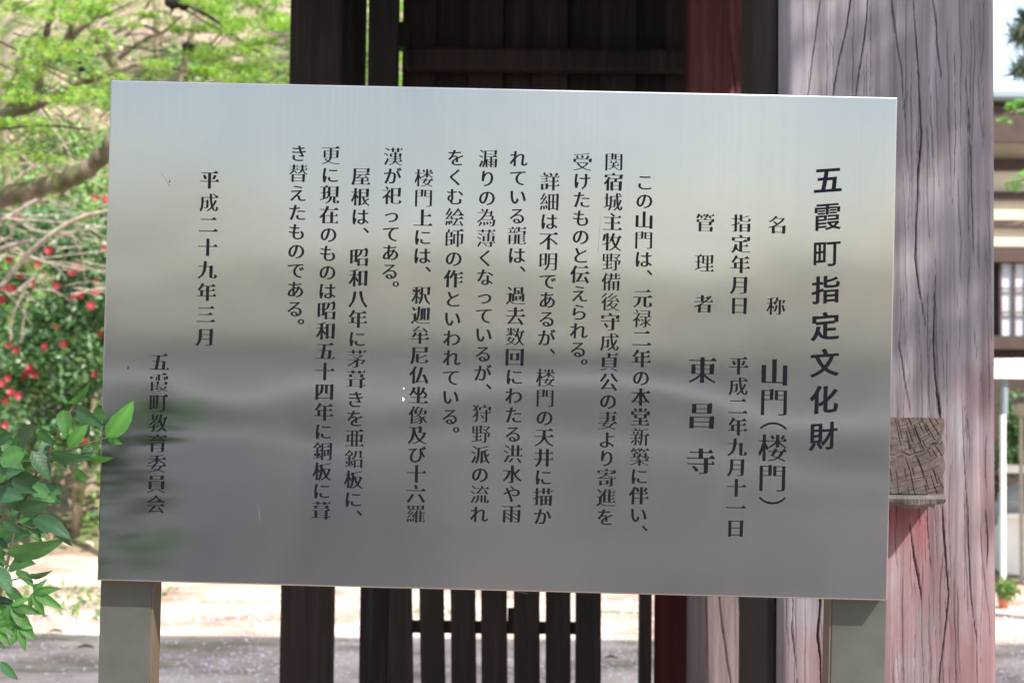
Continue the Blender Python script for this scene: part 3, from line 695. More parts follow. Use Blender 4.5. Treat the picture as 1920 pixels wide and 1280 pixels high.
def put_leaf(bp_, tp_, wr=1.0, mi=0, roll=0.0, k=None):
    a, b_ = Vector(bp_), Vector(tp_); d = b_-a; L_ = d.length; ex = d.normalized()
    view = (Vector(CAM)-a).normalized()
    ez = (view-ex*view.dot(ex)).normalized(); ez = Matrix.Rotation(roll, 3, ex) @ ez; ey = ez.cross(ex)
    o = bpy.data.objects.new('leaf', lm[(mi, random.randrange(5) if k is None else k)]); col.objects.link(o); o.parent = bush
    mt = Matrix(((ex.x*L_, ey.x*L_*wr, ez.x*L_, a.x), (ex.y*L_, ey.y*L_*wr, ez.y*L_, a.y), (ex.z*L_, ey.z*L_*wr, ez.z*L_, a.z), (0, 0, 0, 1)))
    o.matrix_local = Matrix.Translation(-bush.location) @ mt
hand = [  # base x,y, tip x,y, width, material, roll, depth
 (200, 822, 252, 755, 1.15, 2, .35, 2.20), (202, 823, 228, 832, 1.1, 0, .2, 2.24), (128, 760, 171, 726, .7, 0, .8, 2.22), (119, 766, 122, 817, 1.25, 2, .1, 2.20),
 (140, 762, 186, 800, 1.0, 1, .5, 2.22), (172, 776, 199, 781, 2.0, 0, .1, 2.27), (127, 840, 163, 795, 1.15, 2, -.2, 2.20), (150, 825, 170, 795, 1.0, 1, .7, 2.26),
 (70, 808, 102, 833, 1.1, 0, .3, 2.24), (92, 852, 165, 862, .85, 1, .6, 2.20), (165, 858, 213, 863, .95, 2, .7, 2.19), (144, 880, 160, 910, 1.25, 0, .3, 2.22),
 (150, 862, 178, 835, 1.2, 1, -.3, 2.26), (2, 862, 52, 845, 1.9, 0, .2, 2.15), (60, 845, 97, 900, 1.3, 1, -.4, 2.2), (20, 900, 66, 925, 1.1, 1, .5, 2.18),
 (84, 945, 34, 962, 1.1, 0, -.4, 2.2), (34, 958, 88, 944, 1.35, 1, .2, 2.14), (60, 968, 131, 1000, 1.0, 1, -.5, 2.12), (100, 985, 134, 1026, .9, 1, .7, 2.2),
 (10, 1040, 116, 1022, .85, 0, .6, 2.12), (25, 1050, 62, 1035, 1.3, 0, .1, 2.15), (48, 1080, 94, 1077, .7, 1, .8, 2.2), (62, 1105, 80, 1095, 1.8, 0, .1, 2.2),
 (24, 845, 54, 805, 1.3, 0, -.3, 2.22), (-20, 830, 22, 815, 1.3, 1, .4, 2.2), (-10, 800, 28, 835, 1.2, 0, .5, 2.24), (100, 815, 70, 860, 1.0, 1, .3, 2.28),
 (-12, 905, 15, 890, 1.2, 2, .4, 2.1), (110, 850, 125, 880, 1.1, 1, .4, 2.27), (5, 975, 40, 1000, 1.2, 1, .2, 2.12), (-20, 1000, 30, 985, 1.1, 0, .5, 2.16),
 (118, 925, 75, 905, .9, 1, -.2, 2.26), (-15, 1060, 22, 1110, 1.3, 1, -.4, 2.1), (10, 1100, 45, 1128, 1.2, 0, .3, 2.15)]
for (xa, ya, xb, yb, wr, mi, rl, Y) in hand:
    dY = random.uniform(-.03, .03); put_leaf(P(xa, ya, Y), P(xb, yb, Y+dY), wr, mi, rl)
def bound(y): return np.interp(y, [795, 840, 870, 930, 960, 1010, 1060, 1120, 1200, 1280], [30, 78, 105, 92, 100, 95, 70, 48, 20, 0])
for k in range(95):                                     # the body of the bush
    y = rng.uniform(812, 1190); x = rng.uniform(-150, bound(y)-35)
    a_ = rng.uniform(-.9, 1.1); L_ = rng.uniform(42, 72); Y = rng.uniform(2.14, 2.42)
    put_leaf(P(x, y, Y), P(x+L_*math.cos(a_), y+L_*math.sin(a_), Y+rng.uniform(-.05, .05)), rng.uniform(.8, 1.3), random.choice((0, 0, 1, 1, 1)), rng.uniform(-.9, .9))
for (xa, ya, xb, yb) in ((0, 1240, 32, 1275), (-30, 1190, 10, 1215), (-10, 1120, 30, 1132), (0, 1128, 20, 1126), (-40, 1230, -5, 1262)):
    put_leaf(P(xa, ya, 2.2), P(xb, yb, 2.2), 1.0, 1, .3)
for pts, r0 in (([(-40, 1300), (0, 1120), (30, 980), (62, 900), (90, 850), (122, 790), (135, 765)], 3.2), ([(62, 900), (75, 870), (120, 845), (200, 820)], 1.8),
                ([(30, 980), (60, 990), (100, 985)], 1.8), ([(-30, 1150), (10, 1090), (50, 1080)], 2.2), ([(-60, 1000), (0, 900), (40, 850), (60, 812)], 2.2), ([(120, 800), (140, 770), (172, 778), (200, 822)], 1.5), ([(75, 870), (120, 858), (165, 858)], 1.5)):
    q = [P(a, b_, 2.26-.004*i) for i, (a, b_) in enumerate(pts)]
    MB().tube(q, [r0/1240*(1-.6*i/len(q)) for i in range(len(q))], 6).build('stem', M['darkbark'], bush, smooth=True)
# lime palmate leaves low in the bush
for (x, y, s_, an) in ((20, 1135, 60, .9), (62, 1110, 52, .5), (-10, 1170, 50, .3), (35, 1175, 40, 1.3)):
    for k, da in enumerate((-1.3, -.65, 0, .65, 1.3)):
        a_ = an+da; put_leaf(P(x, y, 2.08), P(x+s_*math.cos(a_)*(.7, 1, 1.2, 1, .7)[k], y+s_*math.sin(a_)*(.7, 1, 1.2, 1, .7)[k], 2.08), .8, 2, .2*da)

# ---------------------------------------------------------------- maple trees behind on the left
def limb(tree, pts, Y0, Y1, r0, r1, mat, name='branch', n=8, sub=5):
    pr = [P(a, b_, Y0+(Y1-Y0)*i/(len(pts)-1)) for i, (a, b_) in enumerate(pts)]; q = []
    for i in range(len(pr)-1):
        p0, p1, p2, p3 = pr[max(i-1, 0)], pr[i], pr[i+1], pr[min(i+2, len(pr)-1)]
        for k in range(sub):
            t_ = k/sub; q.append(.5*((2*p1)+(-p0+p2)*t_+(2*p0-5*p1+4*p2-p3)*t_*t_+(-p0+3*p1-3*p2+p3)*t_**3))
    q.append(pr[-1]); m_ = len(q); sc0 = Y0/FPX
    q = [c+rng.normal(0, .09*r1*sc0, 3) for c in q]
    return MB().tube(q, [(r0+(r1-r0)*i/(m_-1))*sc0*(1+.10*math.sin(i*1.9)) for i in range(m_)], n).build(name, M[mat], tree, smooth=True)
trA = empty('maple_tree', tuple(P(-330, 1150, 9.6)*np.array([1, 1, 0])), 'spreading maple with a mossy curving limb and fresh lime-green leaves', 'tree', None)
MB().tube([P(-330, 1210, 9.6), P(-320, 900, 9.6), P(-290, 600, 9.5), P(-240, 480, 9.4)], [.16, .14, .12, .10], 12).build('trunk', M['bark'], trA, smooth=True)
limb(trA, [(-240, 480), (-120, 420), (-30, 385), (40, 360), (100, 345), (150, 325), (185, 300), (215, 262), (250, 200)], 9.4, 8.8, 21, 14, 'bark', n=12)
limb(trA, [(-240, 480), (-120, 300), (0, 222), (60, 200), (130, 165), (200, 138), (260, 120)], 9.4, 9.0, 14, 5, 'bark')
limb(trA, [(-120, 300), (-20, 235), (20, 205), (50, 170)], 9.5, 9.3, 13, 9, 'bark')
for pts, r0, r1 in (([(0, 78), (50, 105), (90, 132), (140, 160), (190, 190)], 2.2, 1.2), ([(0, 120), (60, 150), (120, 175)], 1.6, 1), ([(0, 540), (40, 490), (70, 460), (110, 430), (160, 405), (215, 395)], 5.5, 4),
                    ([(-60, 500), (0, 468), (60, 450)], 7, 3.5), ([(-60, 250), (20, 240), (80, 235), (170, 243)], 3, 2)):
    limb(trA, pts, 9.2, 9.0, r0, r1, 'palebark' if r0 > 4 else 'darkbark')
trB = empty('maple_tree', tuple(P(330, 930, 14.2)*np.array([1, 1, 0])+np.array([0, 0, float(hgt(P(330, 930, 14.2)[0], 14.2))])), 'forked young maple on the bank above the top left of the sign', 'tree', None)
MB().tube([tuple(trB.location), P(325, 500, 14.1), P(325, 230, 14.0), P(335, 150, 14.0), P(350, 112, 14.0), P(352, 86, 14.0)], [.13, .11, .075, .045, .04, .035], 10).build('trunk', M['bark'], trB, smooth=True)
MB().tube([P(325, 300, 14.1), P(215, 120, 14.0), P(165, 40, 13.9), P(170, -40, 13.9)], [.09, .06, .05, .04], 8).build('branch', M['bark'], trB, smooth=True)
for pts, r0, r1, mt in (([(80, 96), (90, 50), (105, 0), (112, -40)], 7, 5, 'darkbark'), ([(115, 92), (130, 60), (142, 22), (150, -20)], 6, 5, 'bark'), ([(60, 200), (75, 150), (80, 96)], 8, 7, 'bark'),
                    ([(150, 90), (200, 70), (240, 50), (275, 50), (305, 66)], 5, 2.5, 'bark'), ([(223, 110), (265, 78), (310, 58), (340, 30)], 4.5, 2, 'bark'), ([(200, 75), (250, 90), (320, 98)], 2.2, 1.2, 'darkbark'),
                    ([(228, 128), (280, 108), (330, 106)], 2.5, 1, 'bark'), ([(120, 95), (150, 55), (190, 20), (200, -20)], 6.5, 5, 'bark'), ([(225, 145), (270, 132), (330, 136), (380, 128)], 2, 1, 'bark'),
                    ([(300, -10), (345, 8), (400, 36), (450, 76), (490, 100)], 4.5, 2.5, 'darkbark'), ([(340, 12), (395, 48), (425, 60)], 2, 1, 'darkbark'), ([(450, -12), (500, 20), (550, 45)], 2.2, 1.5, 'darkbark'), ([(30, 130), (60, 150), (150, 250), (190, 290)], 2, 1, 'darkbark')):
    limb(trB, pts, 13.4, 13.0, r0, r1, mt)
def knot(c, r_, tree):
    v = []; f = []; n = 9
    for i in range(6):
        for k in range(n):
            a_, b_ = math.pi*i/5, 2*math.pi*k/n; q = r_*rng.uniform(.75, 1.2); v.append((c[0]+q*math.sin(a_)*math.cos(b_), c[1]+q*math.sin(a_)*math.sin(b_), c[2]+q*.8*math.cos(a_)))
    for i in range(5):
        for k in range(n): f.append((i*n+k, i*n+(k+1) % n, (i+1)*n+(k+1) % n, (i+1)*n+k))
    MB().add(v, f).build('branch_stub', M['knot'], tree, smooth=True)
knot(P(352, 90, 12.9), .065, trB); knot(P(325, 4, 12.9), .085, trB); knot(P(343, 10, 12.9), .06, trB)
knot(P(153, 130, 9.0), .022, trA); knot(P(150, 118, 9.0), .012, trA)
# crowns: level sprays of small star leaves
def sprays(cs, rad, n, Y, spread=.25, flat=.22):
    c = np.array([P(a, b_, Y+rng.uniform(-spread, spread)) for a, b_ in cs]); p = blobs(c, np.array(rad)*Y/FPX, n, flat); return p
def starleaves(tree, p, s0, s1, mat='maple', lo=.6, hi=1.35):
    n = len(p); nr = rng.normal(size=(n, 3))*.55+np.array([0, -.15, 1]); return scatter('foliage', *STAR, p, nr, rng.uniform(s0, s1, n), M[mat], tints(n, lo, hi), tree, kind='stuff')
ca = []; ra = []
for k in range(60):
    x, y = rng.uniform(-180, 210), rng.uniform(-40, 330)
    if rng.random() < (y-120)/500 or (y > 230 and x > 120): continue
    ca.append((x, y)); ra.append(rng.uniform(22, 55))
for q in ((55, 120), (100, 180), (60, 140), (120, 190), (30, 160), (150, 30), (40, 20), (10, 10), (150, 170), (70, 245), (30, 280)): ca.append(q); ra.append(38)
def twigs(tree, n, x0, x1, y0, y1, Y):
    for k in range(n):
        x, y = rng.uniform(x0, x1), rng.uniform(y0, y1); a_ = rng.choice((rng.normal(.2, .35), rng.normal(-.7, .4))); L_ = rng.uniform(40, 130); c_ = rng.normal(0, .12)
        limb(tree, [(x, y), (x+L_*.5*math.cos(a_), y+L_*.5*math.sin(a_)), (x+L_*math.cos(a_+c_), y+L_*math.sin(a_+c_))], Y+rng.uniform(-.4, .4), Y, rng.uniform(.9, 2.2), .5, 'bark' if k % 2 else 'darkbark', name='twig', n=5, sub=3)
twigs(trA, 45, -60, 200, -20, 300, 9.0); twigs(trB, 70, 120, 540, -20, 170, 13.2)
starleaves(trA, sprays(ca, ra, 6800, 9.0, .5), .022, .042, lo=.45, hi=1.6)
cb = []; rb2 = []
for k in range(75):
    x, y = rng.uniform(180, 800), rng.uniform(-60, 175)
    cb.append((x, y)); rb2.append(rng.uniform(20, 48))
for k in range(34):
    x = rng.uniform(370, 560); cb.append((x, rng.uniform(0, 155))); rb2.append(rng.uniform(22, 45))
starleaves(trB, sprays(cb, rb2, 15000, 13.0, .9), .025, .048, lo=.45, hi=1.6)
# dry pale brushwood
dry = empty('leafless_shrub', tuple(P(250, 950, 12.9)*np.array([1, 1, 0])+np.array([0, 0, .05])), 'tangle of pale leafless twigs in front of the camellias', 'shrub')
bz = P(250, 880, 12.6)
mb = MB()
lines = [([(0, 415), (60, 380), (110, 350), (140, 338)], 3.6), ([(0, 366), (40, 330), (92, 290), (135, 264)], 3.2), ([(0, 410), (50, 412), (130, 418), (200, 426)], 2), ([(0, 402), (80, 404), (200, 396)], 1.6),
         ([(20, 400), (60, 430), (120, 436), (190, 425)], 2.4), ([(0, 445), (30, 465), (80, 490), (160, 505), (200, 508)], 2), ([(0, 478), (60, 485), (130, 478), (200, 470)], 1.6), ([(20, 470), (70, 488), (140, 495), (195, 512)], 1.6),
         ([(10, 262), (50, 300), (60, 310)], 1.6), ([(60, 370), (110, 335), (160, 320)], 2), ([(100, 300), (150, 302), (165, 296)], 1.4), ([(40, 385), (90, 375), (130, 385)], 1.6),
         ([(20, 640), (22, 600), (38, 560), (62, 520)], 2.2), ([(40, 640), (44, 600), (52, 560)], 1.8), ([(0, 455), (20, 440), (30, 420), (50, 410)], 2), ([(75, 205), (120, 270), (150, 330)], 1.4)]
for pts, r0 in lines:
    limb(dry, pts, 12.2, 12.0, r0*1.1, r0*.6, 'palebark', name='twig', n=6, sub=4)
for k in range(55):
    x, y = rng.uniform(-20, 190), rng.uniform(300, 560); a_ = rng.normal(.1, .5); L_ = rng.uniform(30, 110)
    limb(dry, [(x, y), (x+L_*.5*math.cos(a_), y+L_*.5*math.sin(a_)+rng.normal(0, 5)), (x+L_*math.cos(a_+.15), y+L_*math.sin(a_+.15))], rng.uniform(11.6, 12.6), 12.3, rng.uniform(.8, 1.6), .6, 'palebark', name='twig', n=5, sub=3)
MB().tube([tuple(dry.location), tuple(bz), tuple(P(215, 640, 12.4)), tuple(P(205, 520, 12.3))], [.05, .04, .025, .015], 7).build('stem', M['palebark'], dry, smooth=True)
# camellias with red flowers
flowers = [(30, 405), (18, 486), (72, 497), (143, 500), (152, 502), (97, 438), (40, 517), (8, 537), (178, 545), (150, 550), (141, 557), (180, 525), (170, 574), (25, 540), (105, 535), (105, 613), (85, 650), (52, 697), (45, 707), (65, 700), (55, 690),
           (5, 718), (12, 750), (15, 708), (20, 735), (33, 742), (120, 643), (190, 625), (10, 797), (155, 825), (178, 372), (198, 375), (195, 465), (15, 648), (60, 532), (136, 512), (5, 560), (176, 700), (92, 470), (30, 655)]
def petalmesh():
    v = []; f = []
    for k in range(6):
        a_ = k*math.pi/3; n0 = len(v)
        for (r_, da, z) in ((.1, 0, 0), (.6, -.55, .1), (.6, .55, .1), (1, -.32, .35), (1, .32, .35)): v.append((r_*math.cos(a_+da), r_*math.sin(a_+da), z))
        f += [(n0, n0+1, n0+2), (n0+1, n0+3, n0+4), (n0+1, n0+4, n0+2)]
    return np_mesh('flower', v, f, M['petalred'], np.ones((len(v), 3)))
fm = petalmesh(); sm = MB()
sm.tube([(0, 0, 0), (0, 0, .28)], [.13, .14], 6); smm = sm.mesh('stamens', M['pollen'])
specs = [((-330, 40, 12.9, 'camellia bush with many red flowers at the far left'), [-330, 60]), ((60, 230, 13.3, 'dark-leaved camellia bush with scattered red flowers beside the sign'), [60, 330])]
cams = []
for (x0, x1, Y, lab), rngx in specs:
    c0 = P((x0+x1)/2, 850, Y); o = empty('camellia_bush', (c0[0], Y, float(hgt(c0[0], Y))), lab, 'shrub', 'camellia bushes at the foot of the bank'); cams.append(o)
    for k in range(4):
        xx = rng.uniform(x0+30, x1-30)
        MB().tube([tuple(o.location), P((x0+x1)/2+(xx-(x0+x1)/2)*.4, 830, Y), P(xx, 640, Y+.1), P(xx+rng.uniform(-40, 40), 480, Y)], [.035, .03, .02, .01], 6).build('stem', M['bark'], o, smooth=True)
    cs = [(rng.uniform(x0, x1), rng.uniform(420, 850)) for _ in range(44)]
    p = sprays(cs, [rng.uniform(35, 70) for _ in cs], 10500, Y, .55, .9); p[:, 2] = np.maximum(p[:, 2], hgt(p[:, 0], p[:, 1])+.05)
    n = len(p); nr = rng.normal(size=(n, 3))*.7+np.array([0, -.5, .7])
    scatter('foliage', *LEAF, p, nr, rng.uniform(.05, .09, n), M['camellia'], tints(n, .6, 1.5, .15), o, kind='stuff')
for (x, y) in flowers + [(rng.uniform(-180, -10), rng.uniform(430, 800)) for _ in range(6)]:
    cb_ = cams[0] if x < 45 else cams[1]; Y = 12.25+rng.uniform(-.1, .1) if x < 45 else 12.6
    c = P(x, y, Y); s_ = rng.uniform(.024, .042)
    q = Vector((rng.normal(0, .4), -1, rng.normal(.2, .4))).to_track_quat('Z', 'Y').to_matrix().to_4x4()
    fl = bpy.data.objects.new('flower', fm); col.objects.link(fl); fl.parent = cb_; fl.matrix_local = Matrix.Translation(Vector(c)-cb_.location) @ q @ Matrix.Scale(s_, 4)
    st = bpy.data.objects.new('stamens', smm); col.objects.link(st); st.parent = fl
# undergrowth, leaf litter and petals
def onslope(n, x0, x1, y0, y1, z0, z1, pw=1.0):
    x = rng.uniform(x0, x1, n); y = y0+(y1-y0)*rng.uniform(0, 1, n)**pw; z = hgt(x, y)+rng.uniform(z0, z1, n); return np.stack([x, y, z], 1)
n = 16000; p = onslope(n, -9, 3, 13.0, 30, .0, .05); scatter('leaf_litter', *LEAF, p, rng.normal(size=(n, 3))*.5+np.array([0, -.2, 1]), rng.uniform(.05, .12, n), M['litter'], tints(n, .3, 2.1, .2), kind='stuff')
cx_ = [(rng.uniform(-8.5, 3), rng.uniform(13.6, 28)) for _ in range(520)]
cc = np.array([(a, b_, float(hgt(a, b_))+.2) for a, b_ in cx_]); p = blobs(cc, rng.uniform(.25, .95, len(cc)), 115000, .8); p[:, 2] = np.maximum(p[:, 2], hgt(p[:, 0], p[:, 1])+.02)
n = len(p); scatter('undergrowth', *LEAF, p, rng.normal(size=(n, 3))*.7+np.array([0, -.4, .8]), rng.uniform(.05, .12, n), M['under'], tints(n, .35, 2.0, .25), kind='stuff')
for k in range(14):                                     # slim trunks standing on the bank
    a, b_ = rng.uniform(-7.5, 2.2), rng.uniform(17, 27); z = float(hgt(a, b_)); ln = rng.normal(0, .5)
    t_ = empty('slim_tree', (a, b_, z-.1), 'slim bare-trunked tree among the undergrowth high on the bank', 'tree', 'slim trees standing on the bank')
    MB().tube([(a, b_, z-.1), (a+ln*.3, b_, z+1.6), (a+ln*.8+.1, b_, z+3.4), (a+ln*1.1, b_, z+5.5)], [.07, .06, .045, .02], 7).build('trunk', M['bark'], t_, smooth=True)
    c_ = np.array([(a+ln+rng.normal(0, .8), b_+rng.normal(0, .6), z+rng.uniform(3.0, 6)) for _ in range(9)]); p = blobs(c_, rng.uniform(.4, .8, 9), 900, .5); n = len(p)
    scatter('crown', *LEAF, p, rng.normal(size=(n, 3))*.6+np.array([0, -.2, 1]), rng.uniform(.06, .13, n), M['under'], tints(n, .6, 1.5, .2), t_, kind='stuff')
n = 38000; p = np.stack([rng.uniform(-4.5, 5, n), rng.uniform(6.0, 11.5, n), np.full(n, .012)], 1)
dens = .5+.5*np.sin(p[:, 0]*2.1+p[:, 1]*1.3)*np.sin(p[:, 1]*2.9-p[:, 0]*.7+1); keep = (rng.random(n) < .12+.85*dens**1.6) & ((p[:, 0] > -1.8) | (rng.random(n) < .6)); p = p[keep]; n = len(p)
p[:, 2] = hgt(p[:, 0], p[:, 1])+.010
PET = ([(0, 0, 0), (.5, -.38, .1), (1, -.12, .14), (1, .12, .14), (.5, .38, .1)], [(0, 1, 4), (1, 2, 4), (2, 3, 4)])
scatter('fallen_petals', *PET, p, rng.normal(size=(n, 3))*.28+np.array([0, -.1, 1]), rng.uniform(.014, .026, n), M['petal'], tints(n, .7, 1.05, .06), kind='stuff')
n = 700; p = onslope(n, -4.6, -2.6, 10.2, 12.0, .01, .02); scatter('mossy_tufts', *LEAF, p, rng.normal(size=(n, 3))*.8+np.array([0, -.7, .5]), rng.uniform(.03, .08, n), M['under'], tints(n, .5, 1.2, .2), kind='stuff')
for (x, y, s_, lab) in ((104, 1191, 18, 'curled brown fallen leaf on the shaded ground left of the left leg'), (160, 1220, 20, 'larger curled brown leaf lying just left of the left leg'), (1146, 1229, 15, 'yellow-green bamboo leaf lying on the petals right of the slatted screen')):
    D_ = 1.5/((y-755)/FPX); c = P(x, y, D_); c[2] = .02; L_ = s_*D_/FPX*2
    v = [(c[0]-L_/2, c[1], .012), (c[0]-L_*.1, c[1]-L_*.14, .03), (c[0]+L_*.2, c[1]-L_*.10, .028), (c[0]+L_/2, c[1]-.01, .012), (c[0]+L_*.2, c[1]+L_*.12, .03), (c[0]-L_*.1, c[1]+L_*.14, .034), (c[0], c[1], .02)]
    o = MB().add(v, [(0, 1, 6), (1, 2, 6), (2, 3, 6), (3, 4, 6), (4, 5, 6), (5, 0, 6)]).build('fallen_leaf', M['legedge'] if x > 500 else M['darkbark']); tag(o, lab, 'leaf')

# ---------------------------------------------------------------- the house and the things before it, right edge
YH = 15.0
def hx(px, Y=YH): return P(px, 640, Y)[0]
def hz(py, Y=YH, px=1895): return P(px, py, Y)[2]
house = empty('temple_house', (6.5, YH+2, 0), 'cream-plastered timber-framed temple building with dark eaves and barred window', 'building')
X0, X1 = hx(1850), 11.0
tops = [270, 310, 320, 361, 374, 414, 427, 464]
mb = MB().box(X0, X1, YH, YH+5, hz(464), hz(250)).build('wall', M['plaster'], house)
for ya, yb in ((300, 321), (361, 376), (414, 428)): MB().box(X0-.05, X1, YH-.07, YH+.05, hz(yb), hz(ya)).build('rail', M['housewood'], house)
MB().box(X0-.05, X1, YH-.1, YH+.08, hz(493), hz(464)).build('lintel', M['housewood'], house)
MB().box(X0-.05, X1, YH-.1, YH+.08, hz(655), hz(630)).build('sill', M['housewood'], house)
MB().box(X0, X1, YH+.1, YH+5, 0, hz(655)).build('lower_wall', M['housewood'], house)
MB().box(X0+.02, X1, YH+.16, YH+4.9, hz(655), hz(464)).build('room_block', M['housewood'], house)
for k in range(6):
    xa = hx(1873)+.02+k*.9
    win = MB().box(xa, xa+.86, YH+.02, YH+.05, hz(629), hz(494)).build('window', M['pane'], house)
    for q in range(6): MB().box(xa+q*.134-.008, xa+q*.134+.008, YH-.02, YH+.012, hz(629), hz(494)).build('bar', M['bar'], win).location = (0, 0, 0)
    for zc in (541, 586): MB().box(xa, xa+.86, YH-.03, YH-.004, hz(zc)-.008, hz(zc)+.008).build('bar', M['bar'] if zc == 541 else M['legedge'], win).location = (0, 0, 0)
for k in range(18):
    MB().box(X0+k*.36, X0+k*.36+.07, YH-.4, YH+.1, hz(250, YH)-.03, hz(232, YH)).build('rafter', M['housewood'], house)
MB().box(X0-.8, X1+.5, YH-.45, YH-.4, hz(268, YH-.4), hz(200, YH-.4)).build('eave_board', M['housewood'], house)
MB().box(X0-.8, X1+.5, YH-.42, YH, hz(205, YH-.4), hz(205, YH-.4)+.05).build('soffit', M['housewood'], house)
MB().tube([(X0-.8, YH-.52, hz(181, YH-.5)), (X1+.5, YH-.52, hz(181, YH-.5))], .05, 8).build('gutter', M['greypipe'], house)
zz = hz(176, YH-.4)
MB().add([(X0-.9, YH-.5, zz), (X1+.5, YH-.5, zz), (X1+.5, YH+2.5, zz+.35), (X0-.9, YH+2.5, zz+.35), (X0-.9, YH+6.3, zz), (X1+.5, YH+6.3, zz)], [(0, 1, 2, 3), (3, 2, 5, 4), (0, 3, 4), (1, 5, 2)]).build('roof', M['tile'], house)
# pale awning, post and pipe
aw = empty('awning', (hx(1880, 12.6), 12.6, 0), 'white sheet awning on a slim white pole in front of the barred window', 'awning')
za = lambda y: P(1900, y, 12.0)[2]
MB().add([(hx(1852, 12.), 12.0, za(706)), (8.0, 12.0, za(706)), (8.0, 13.6, za(640)), (hx(1852, 12.)-.1, 13.6, za(664)), (hx(1852, 12.), 12.0, za(709)), (8.0, 12.0, za(709)), (8.0, 13.6, za(643)), (hx(1852, 12.)-.1, 13.6, za(667))],
         [(0, 1, 2, 3), (7, 6, 5, 4), (0, 4, 5, 1), (3, 2, 6, 7), (0, 3, 7, 4), (1, 5, 6, 2)]).build('sheet', M['white'], aw)
MB().tube([(hx(1879, 12.05), 12.05, 0), (hx(1880, 12.05), 12.05, za(778))], .022, 10).build('pole', M['white'], aw)
MB().tube([(hx(1882, 12.08), 12.08, za(778)), (hx(1883, 12.08), 12.08, za(710))], .03, 10).build('post_top', M['greypipe'], aw)
MB().tube([(7.9, 12.05, 0), (7.9, 12.05, za(709))], .03, 10).build('pole', M['white'], aw)
ln = empty('garden_lantern', (hx(1914, 13.0), 13.0, 0), 'small pale garden lantern on a thin post under the awning', 'lantern')
cx_ = ln.location.x; z7 = lambda y: P(1910, y, 13.0)[2]
MB().tube([(cx_, 13, 0), (cx_, 13, z7(778))], .018, 7).build('post', M['copper'], ln)
v = []; zt_, zb_ = z7(756), z7(778); zt2 = z7(744)
MB().add([(cx_-.045, 12.955, zb_), (cx_+.045, 12.955, zb_), (cx_+.045, 13.045, zb_), (cx_-.045, 13.045, zb_), (cx_-.055, 12.945, zt_), (cx_+.055, 12.945, zt_), (cx_+.055, 13.055, zt_), (cx_-.055, 13.055, zt_)], [(0, 3, 2, 1), (4, 5, 6, 7), (0, 1, 5, 4), (1, 2, 6, 5), (2, 3, 7, 6), (3, 0, 4, 7)]).build('lamp_housing', M['copper'], ln)
MB().add([(cx_-.085, 12.915, zt_+.003), (cx_+.085, 12.915, zt_+.003), (cx_+.085, 13.085, zt_+.003), (cx_-.085, 13.085, zt_+.003), (cx_-.03, 12.97, zt2), (cx_+.03, 12.97, zt2), (cx_+.03, 13.03, zt2), (cx_-.03, 13.03, zt2)], [(0, 3, 2, 1), (4, 5, 6, 7), (0, 1, 5, 4), (1, 2, 6, 5), (2, 3, 7, 6), (3, 0, 4, 7)]).build('cap', M['tile'], ln)
def rock(name, c, r_, mat, lab, cat='stone', sd=3):
    q = np.random.default_rng(sd); v = []; f = []; n = 14; m_ = 9
    for i in range(m_):
        for k in range(n):
            a_, b_ = math.pi*i/(m_-1), 2*math.pi*k/n; s_ = 1+.16*math.sin(3*b_+sd)+.12*math.sin(5*a_+2*b_)+q.uniform(-.06, .06)
            v.append((c[0]+r_[0]*s_*math.sin(a_)*math.cos(b_), c[1]+r_[1]*s_*math.sin(a_)*math.sin(b_), max(c[2]+r_[2]*s_*math.cos(a_), c[2]-r_[2]*.5)))
    for i in range(m_-1):
        for k in range(n): f.append((i*n+k, i*n+(k+1) % n, (i+1)*n+(k+1) % n, (i+1)*n+k))
    o = MB().add(v, f).build(name, mat, smooth=True); tag(o, lab, cat); return o
YR = 14.0
rock('garden_rock', (hx(1912, YR), YR, .50), (.30, .3, .26), M['stone'], 'rounded grey garden rock at the right edge beyond the pillar')
o = MB().box(hx(1884, 13.6), 8, 13.6, 13.75, P(1900, 880, 13.6)[2]-.03, P(1900, 872, 13.6)[2]).box(hx(1884, 13.6), 8, 13.55, 13.58, P(1900, 972, 13.6)[2], P(1900, 962, 13.6)[2]).box(hx(1884, 13.6), 8, 13.6, 14.4, 0, P(1900, 968, 13.6)[2]-.01).build('garden_kerb', M['white'])
tag(o, 'pale low edging boards round the planted bed before the house', 'edging')
bed = empty('bed_shrub', (hx(1915, 14.4), 14.4, 0), 'small dark green shrub in the bed behind the grey rock', 'shrub')
cs = np.array([P(rng.uniform(1885, 1990), rng.uniform(730, 880), 14.5) for _ in range(26)]); p = blobs(cs, np.full(26, .16), 4200, .9); n = len(p)
scatter('foliage', *LEAF, p, rng.normal(size=(n, 3))+np.array([0, -.5, .5]), rng.uniform(.03, .07, n), M['camellia'], tints(n, .6, 1.5, .2), bed, kind='stuff')
MB().tube([(hx(1915, 14.4), 14.4, 0), (hx(1915, 14.4), 14.4, 1.1)], .03, 6).build('stem', M['bark'], bed)
pot = empty('potted_plant', (hx(1880, 11.3), 11.3, 0), 'small plant in a terracotta pot on the sunlit ground beside the pillar', 'plant')
cx_ = pot.location.x; MB().tube([(cx_, 11.3, 0), (cx_, 11.3, .07), (cx_, 11.3, .08)], [.03, .043, .046], 14).build('pot', M['terracotta'], pot, smooth=True)
p = blobs(np.array([(cx_+.02, 11.3, .15)]), [.09], 300, .8); n = len(p); scatter('foliage', *LEAF, p, rng.normal(size=(n, 3)), rng.uniform(.03, .06, n), M['under'], tints(n), pot, kind='stuff')
